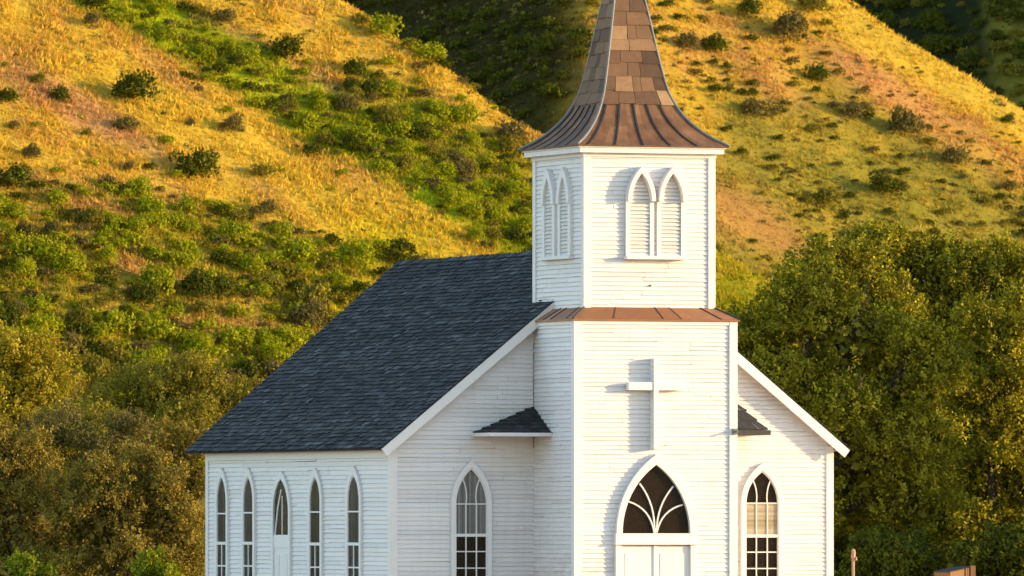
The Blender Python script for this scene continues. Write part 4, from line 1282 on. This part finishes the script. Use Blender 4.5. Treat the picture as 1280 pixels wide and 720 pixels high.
def scatter(fn, cov, n, box, cap, wmin, wmax, sep, vmax=640, leftover=None):
    x = rng.uniform(box[0], box[1], n); y = rng.uniform(box[2], box[3], n); z = fn(x, y); u, v = proj(x, y, z)
    ok = (u > -25) & (u < 1305) & (v > -12) & (v < vmax)
    x, y, z, u, v = x[ok], y[ok], z[ok], u[ok], v[ok]
    col, dens, zone = cov(u, v, x, y)
    acc = rng.random(len(x)) < dens
    cnt = 0
    for i in np.nonzero(acc)[0]:
        if cnt >= cap: break
        if 660 < u[i] < 885 and v[i] > 190 or (u[i] > 250 and u[i] < 660 and v[i] > 575 - .6 * max(u[i] - 240, 0) + 40): continue
        lowk = np.clip((v[i] - 225) / 130, 0, 1) if zone[i] == 2 else 0
        w = (random.uniform(wmin, wmax) * (1 + .45 * lowk)) * (.6 if zone[i] in (3,) else 1)
        w *= y[i] / F
        if any((x[i] - a) ** 2 + ((y[i] - b)) ** 2 < (sep * (w + c) * .5) ** 2 for a, b, c in placed): continue
        kd = random.choice(KP[int(zone[i])]); zl = ZL[int(zone[i])]
        put_shrub((x[i], y[i], z[i]), w, kd, KN[kd] + ' ' + zl[0], 'shrub', KN[kd] + ' ' + zl[1]); cnt += 1
    print('scatter', cnt)


scatter(hill_near, cover_near, 9000, (-27, 12, 318, 408), 215, 23, 40, .60)
scatter(hill_far, cover_far, 5000, (-20, 40, 446, 535), 75, 16, 40, .95, vmax=340)
scatter(hill_back, cover_back, 900, (22, 45, 640, 745), 14, 20, 45, .9, vmax=150)


# the many further shrubs that show smaller, as one mass per hill
def shrub_mass(name, fn, cov, n, box, wmin, wmax, kinds, label, seed, cap, vmax=560, sep=.7):
    r = np.random.default_rng(seed)
    x = r.uniform(box[0], box[1], n); y = r.uniform(box[2], box[3], n); z = fn(x, y); u, v = proj(x, y, z)
    ok = (u > -60) & (u < 1340) & (v > -40) & (v < vmax)
    x, y, z, u, v = x[ok], y[ok], z[ok], u[ok], v[ok]
    col, dens, zone = cov(u, v, x, y); acc = np.nonzero(r.random(len(x)) < dens)[0]
    outV = {k: [] for k in kinds}; outT = {k: [] for k in kinds}; c = 0
    for i in acc:
        if c >= cap: break
        w = r.uniform(wmin, wmax) * y[i] / F * (1.35 if zone[i] == 2 and v[i] > 300 else 1)
        if any((x[i] - a) ** 2 + (y[i] - b) ** 2 < (sep * (w + q) * .5) ** 2 for a, b, q in placed): continue
        placed.append((x[i], y[i], w)); kd = kinds[r.integers(len(kinds))]; me = low[kd][r.integers(len(low[kd]))]
        nv = len(me.vertices); co_ = np.empty(nv * 3, np.float32); me.vertices.foreach_get('co', co_); co_ = co_.reshape(-1, 3)
        tt = np.empty(nv, np.float32); me.attributes['tint'].data.foreach_get('value', tt)
        an = r.uniform(0, 6.28); Rm = np.array([[math.cos(an), -math.sin(an), 0], [math.sin(an), math.cos(an), 0], [0, 0, r.uniform(.75, 1.1)]])
        outV[kd].append((co_ @ Rm.T) * w + np.array((x[i], y[i], z[i] - .06 * w))); outT[kd].append(tt); c += 1
    for kd in dict.fromkeys(kinds):
        if not outV[kd]: continue
        V = np.concatenate(outV[kd])
        me = np_mesh(name, V, np.arange(len(V)).reshape(-1, 4), LEAF[kd], tint=np.concatenate(outT[kd]))
        tag(link(name, me), KN[kd] + ' ' + label, 'scrub', kind='stuff')
    print(name, c)


shrub_mass('hillside_shrubbery', hill_near, cover_near, 40000, (-28, 14, 318, 410), 12, 30, ('green', 'green', 'green', 'olive', 'drab', 'deep'), 'shrubbery massed between the shrubs of the left hill', 501, 1300, sep=.5)
shrub_mass('ravine_shrubbery', hill_far, cover_far, 6000, (-16, 4, 446, 530), 16, 40, ('deep',), 'shrubbery filling the shaded ravine', 503, 260, sep=.6)  # dark leaves alone here carry the ravine's shade in their colour
shrub_mass('hillside_shrubbery', hill_far, cover_far, 6000, (4, 42, 446, 538), 8, 24, ('drab', 'olive', 'deep', 'deep'), 'shrubbery spread over the far hill', 502, 420)


# small scrub nobody could count
def scrub(name, fn, cov, n, box, size, kinds, label, seed, base=.10):
    r = np.random.default_rng(seed)
    x = r.uniform(box[0], box[1], n); y = r.uniform(box[2], box[3], n); z = fn(x, y); u, v = proj(x, y, z)
    ok = (u > -60) & (u < 1340) & (v > -40) & (v < 560)
    x, y, z, u, v = x[ok], y[ok], z[ok], u[ok], v[ok]
    col, dens, zone = cov(u, v, x, y)
    clus = np.clip(.5 + 1.2 * fbm(x * .25, y * .18, seed, 3), 0, 1)
    acc = r.random(len(x)) < (dens * .9 + base) * clus
    x, y, z = x[acc], y[acc], z[acc]; n = len(x); per = 34
    w = size * r.uniform(.4, 1.3, n) ** 1.3
    d = unit(r.normal(0, 1, (n * per, 3))); d[:, 2] = np.abs(d[:, 2])
    P = np.repeat(np.stack([x, y, z], 1), per, 0) + d * (np.repeat(w, per) * r.uniform(.5, 1, n * per))[:, None] * np.array((.6, .6, .5))
    A = unit(r.normal(0, 1, (n * per, 3)) + np.array((0, 0, .5))); Nn = unit(d + r.normal(0, .5, d.shape))
    l = np.repeat(w, per) * r.uniform(.25, .45, n * per)
    V = rhombs(P, A, Nn, l, l * .6)
    tint = np.repeat(np.clip(np.repeat(r.normal(.45, .22, n), per) + r.normal(0, .12, n * per), 0, 1), 4)
    me = np_mesh(name, V, np.arange(len(V)).reshape(-1, 4), LEAF[kinds], tint=tint)
    tag(link(name, me), label, 'scrub', kind='stuff'); print(name, n)


scrub('hillside_scrub', hill_near, cover_near, 7000, (-28, 14, 318, 410), .30, 'green', 'low green scrub between the shrubs of the left hill', 401)
scrub('hillside_scrub', hill_near, cover_near, 9000, (-28, 14, 318, 410), .26, 'drab', 'low brown scrub in the grass of the left hill', 402, .30)
scrub('hillside_scrub', hill_far, cover_far, 15000, (-22, 42, 446, 538), .32, 'drab', 'low brown scrub on the hill right of the spire', 403, .38)
scrub('hillside_scrub', hill_far, cover_far, 8000, (-22, 42, 446, 538), .30, 'olive', 'low green scrub on the hill right of the spire', 404, .15)
scrub('hillside_scrub', hill_back, cover_back, 2500, (10, 60, 630, 750), .5, 'deep', 'low dark scrub on the hill in the upper right corner', 405)

shrub_mass('hillside_shrubbery', hill_back, cover_back, 3000, (24, 48, 640, 750), 14, 40, ('deep', 'deep', 'olive'), 'shrubbery on the hill in the upper right corner', 504, 160, vmax=160, sep=.6)

# ------------------------------------------------------------------ small things beside the church
Yp = 236.5
p = at(1066.5, 700, Yp); root = empty('wooden_post', (p.x, p.y, 0)); tag(root, 'pale pink weathered post in the dark beside the right church corner', 'post')
ztop = at(0, 686, Yp).z
mb = MB(); mb.tube([(0, 0, -.1), (0, 0, ztop - .32), (0, 0, ztop - .22)], [.045, .038, .036], 10); mb.build('shaft', M['pinkwood'], root)
mb = MB(); mb.tube([(0, 0, ztop - .24), (0, 0, ztop - .20), (.01, 0, ztop - .1), (0, 0, ztop - .03), (0, 0, ztop)], [.05, .06, .052, .05, .02], 10); mb.build('post_cap', M['pinkwood'], root)
mb = MB(); mb.tube([(.02, -.01, ztop - .30), (.075, -.02, ztop - .27), (.08, -.02, ztop - .2)], [.02, .03, .015], 8); mb.build('hook', M['pinkwood'], root)


Ys = 238.0
p = at(1194, 705, Ys); root = empty('garden_shed', (p.x, p.y, 0), R(28)); tag(root, 'small wooden shed with tan boards half hidden under the right hand trees', 'shed')
zt_ = at(0, 709, Ys).z
mb = MB(); mb.add([(-.38, -.4, 0), (.30, -.4, 0), (.30, .4, 0), (-.38, .4, 0), (-.38, -.4, zt_ - .12), (.30, -.4, zt_), (.30, .4, zt_), (-.38, .4, zt_ - .12)],
                  [(0, 3, 2, 1), (4, 5, 6, 7), (0, 1, 5, 4), (1, 2, 6, 5), (2, 3, 7, 6), (3, 0, 4, 7)], .6)
mb.build('wall', M['tanwood'], root)
mb = MB(); mb.box(.06, .08, -.425, -.401, 0, zt_ - .03, .9); mb.box(.11, .13, -.425, -.401, 0, zt_ - .02, .9); mb.build('trim', M['tanwood'], root)
mb = MB(); mb.box(.19, .33, -.44, -.40, 0, zt_ + .04, .4); mb.build('corner_post', M['brownwood'], root)
mb = MB(); mb.hexa([(-.40, -.41, zt_ - .12), (.32, -.41, zt_ + .005), (.32, .42, zt_ + .005), (-.40, .42, zt_ - .12), (-.40, -.41, zt_ - .10), (.32, -.41, zt_ + .025), (.32, .42, zt_ + .025), (-.40, .42, zt_ - .10)]); mb.build('roof', M['deck'], root)
print('done', len(bpy.data.objects))
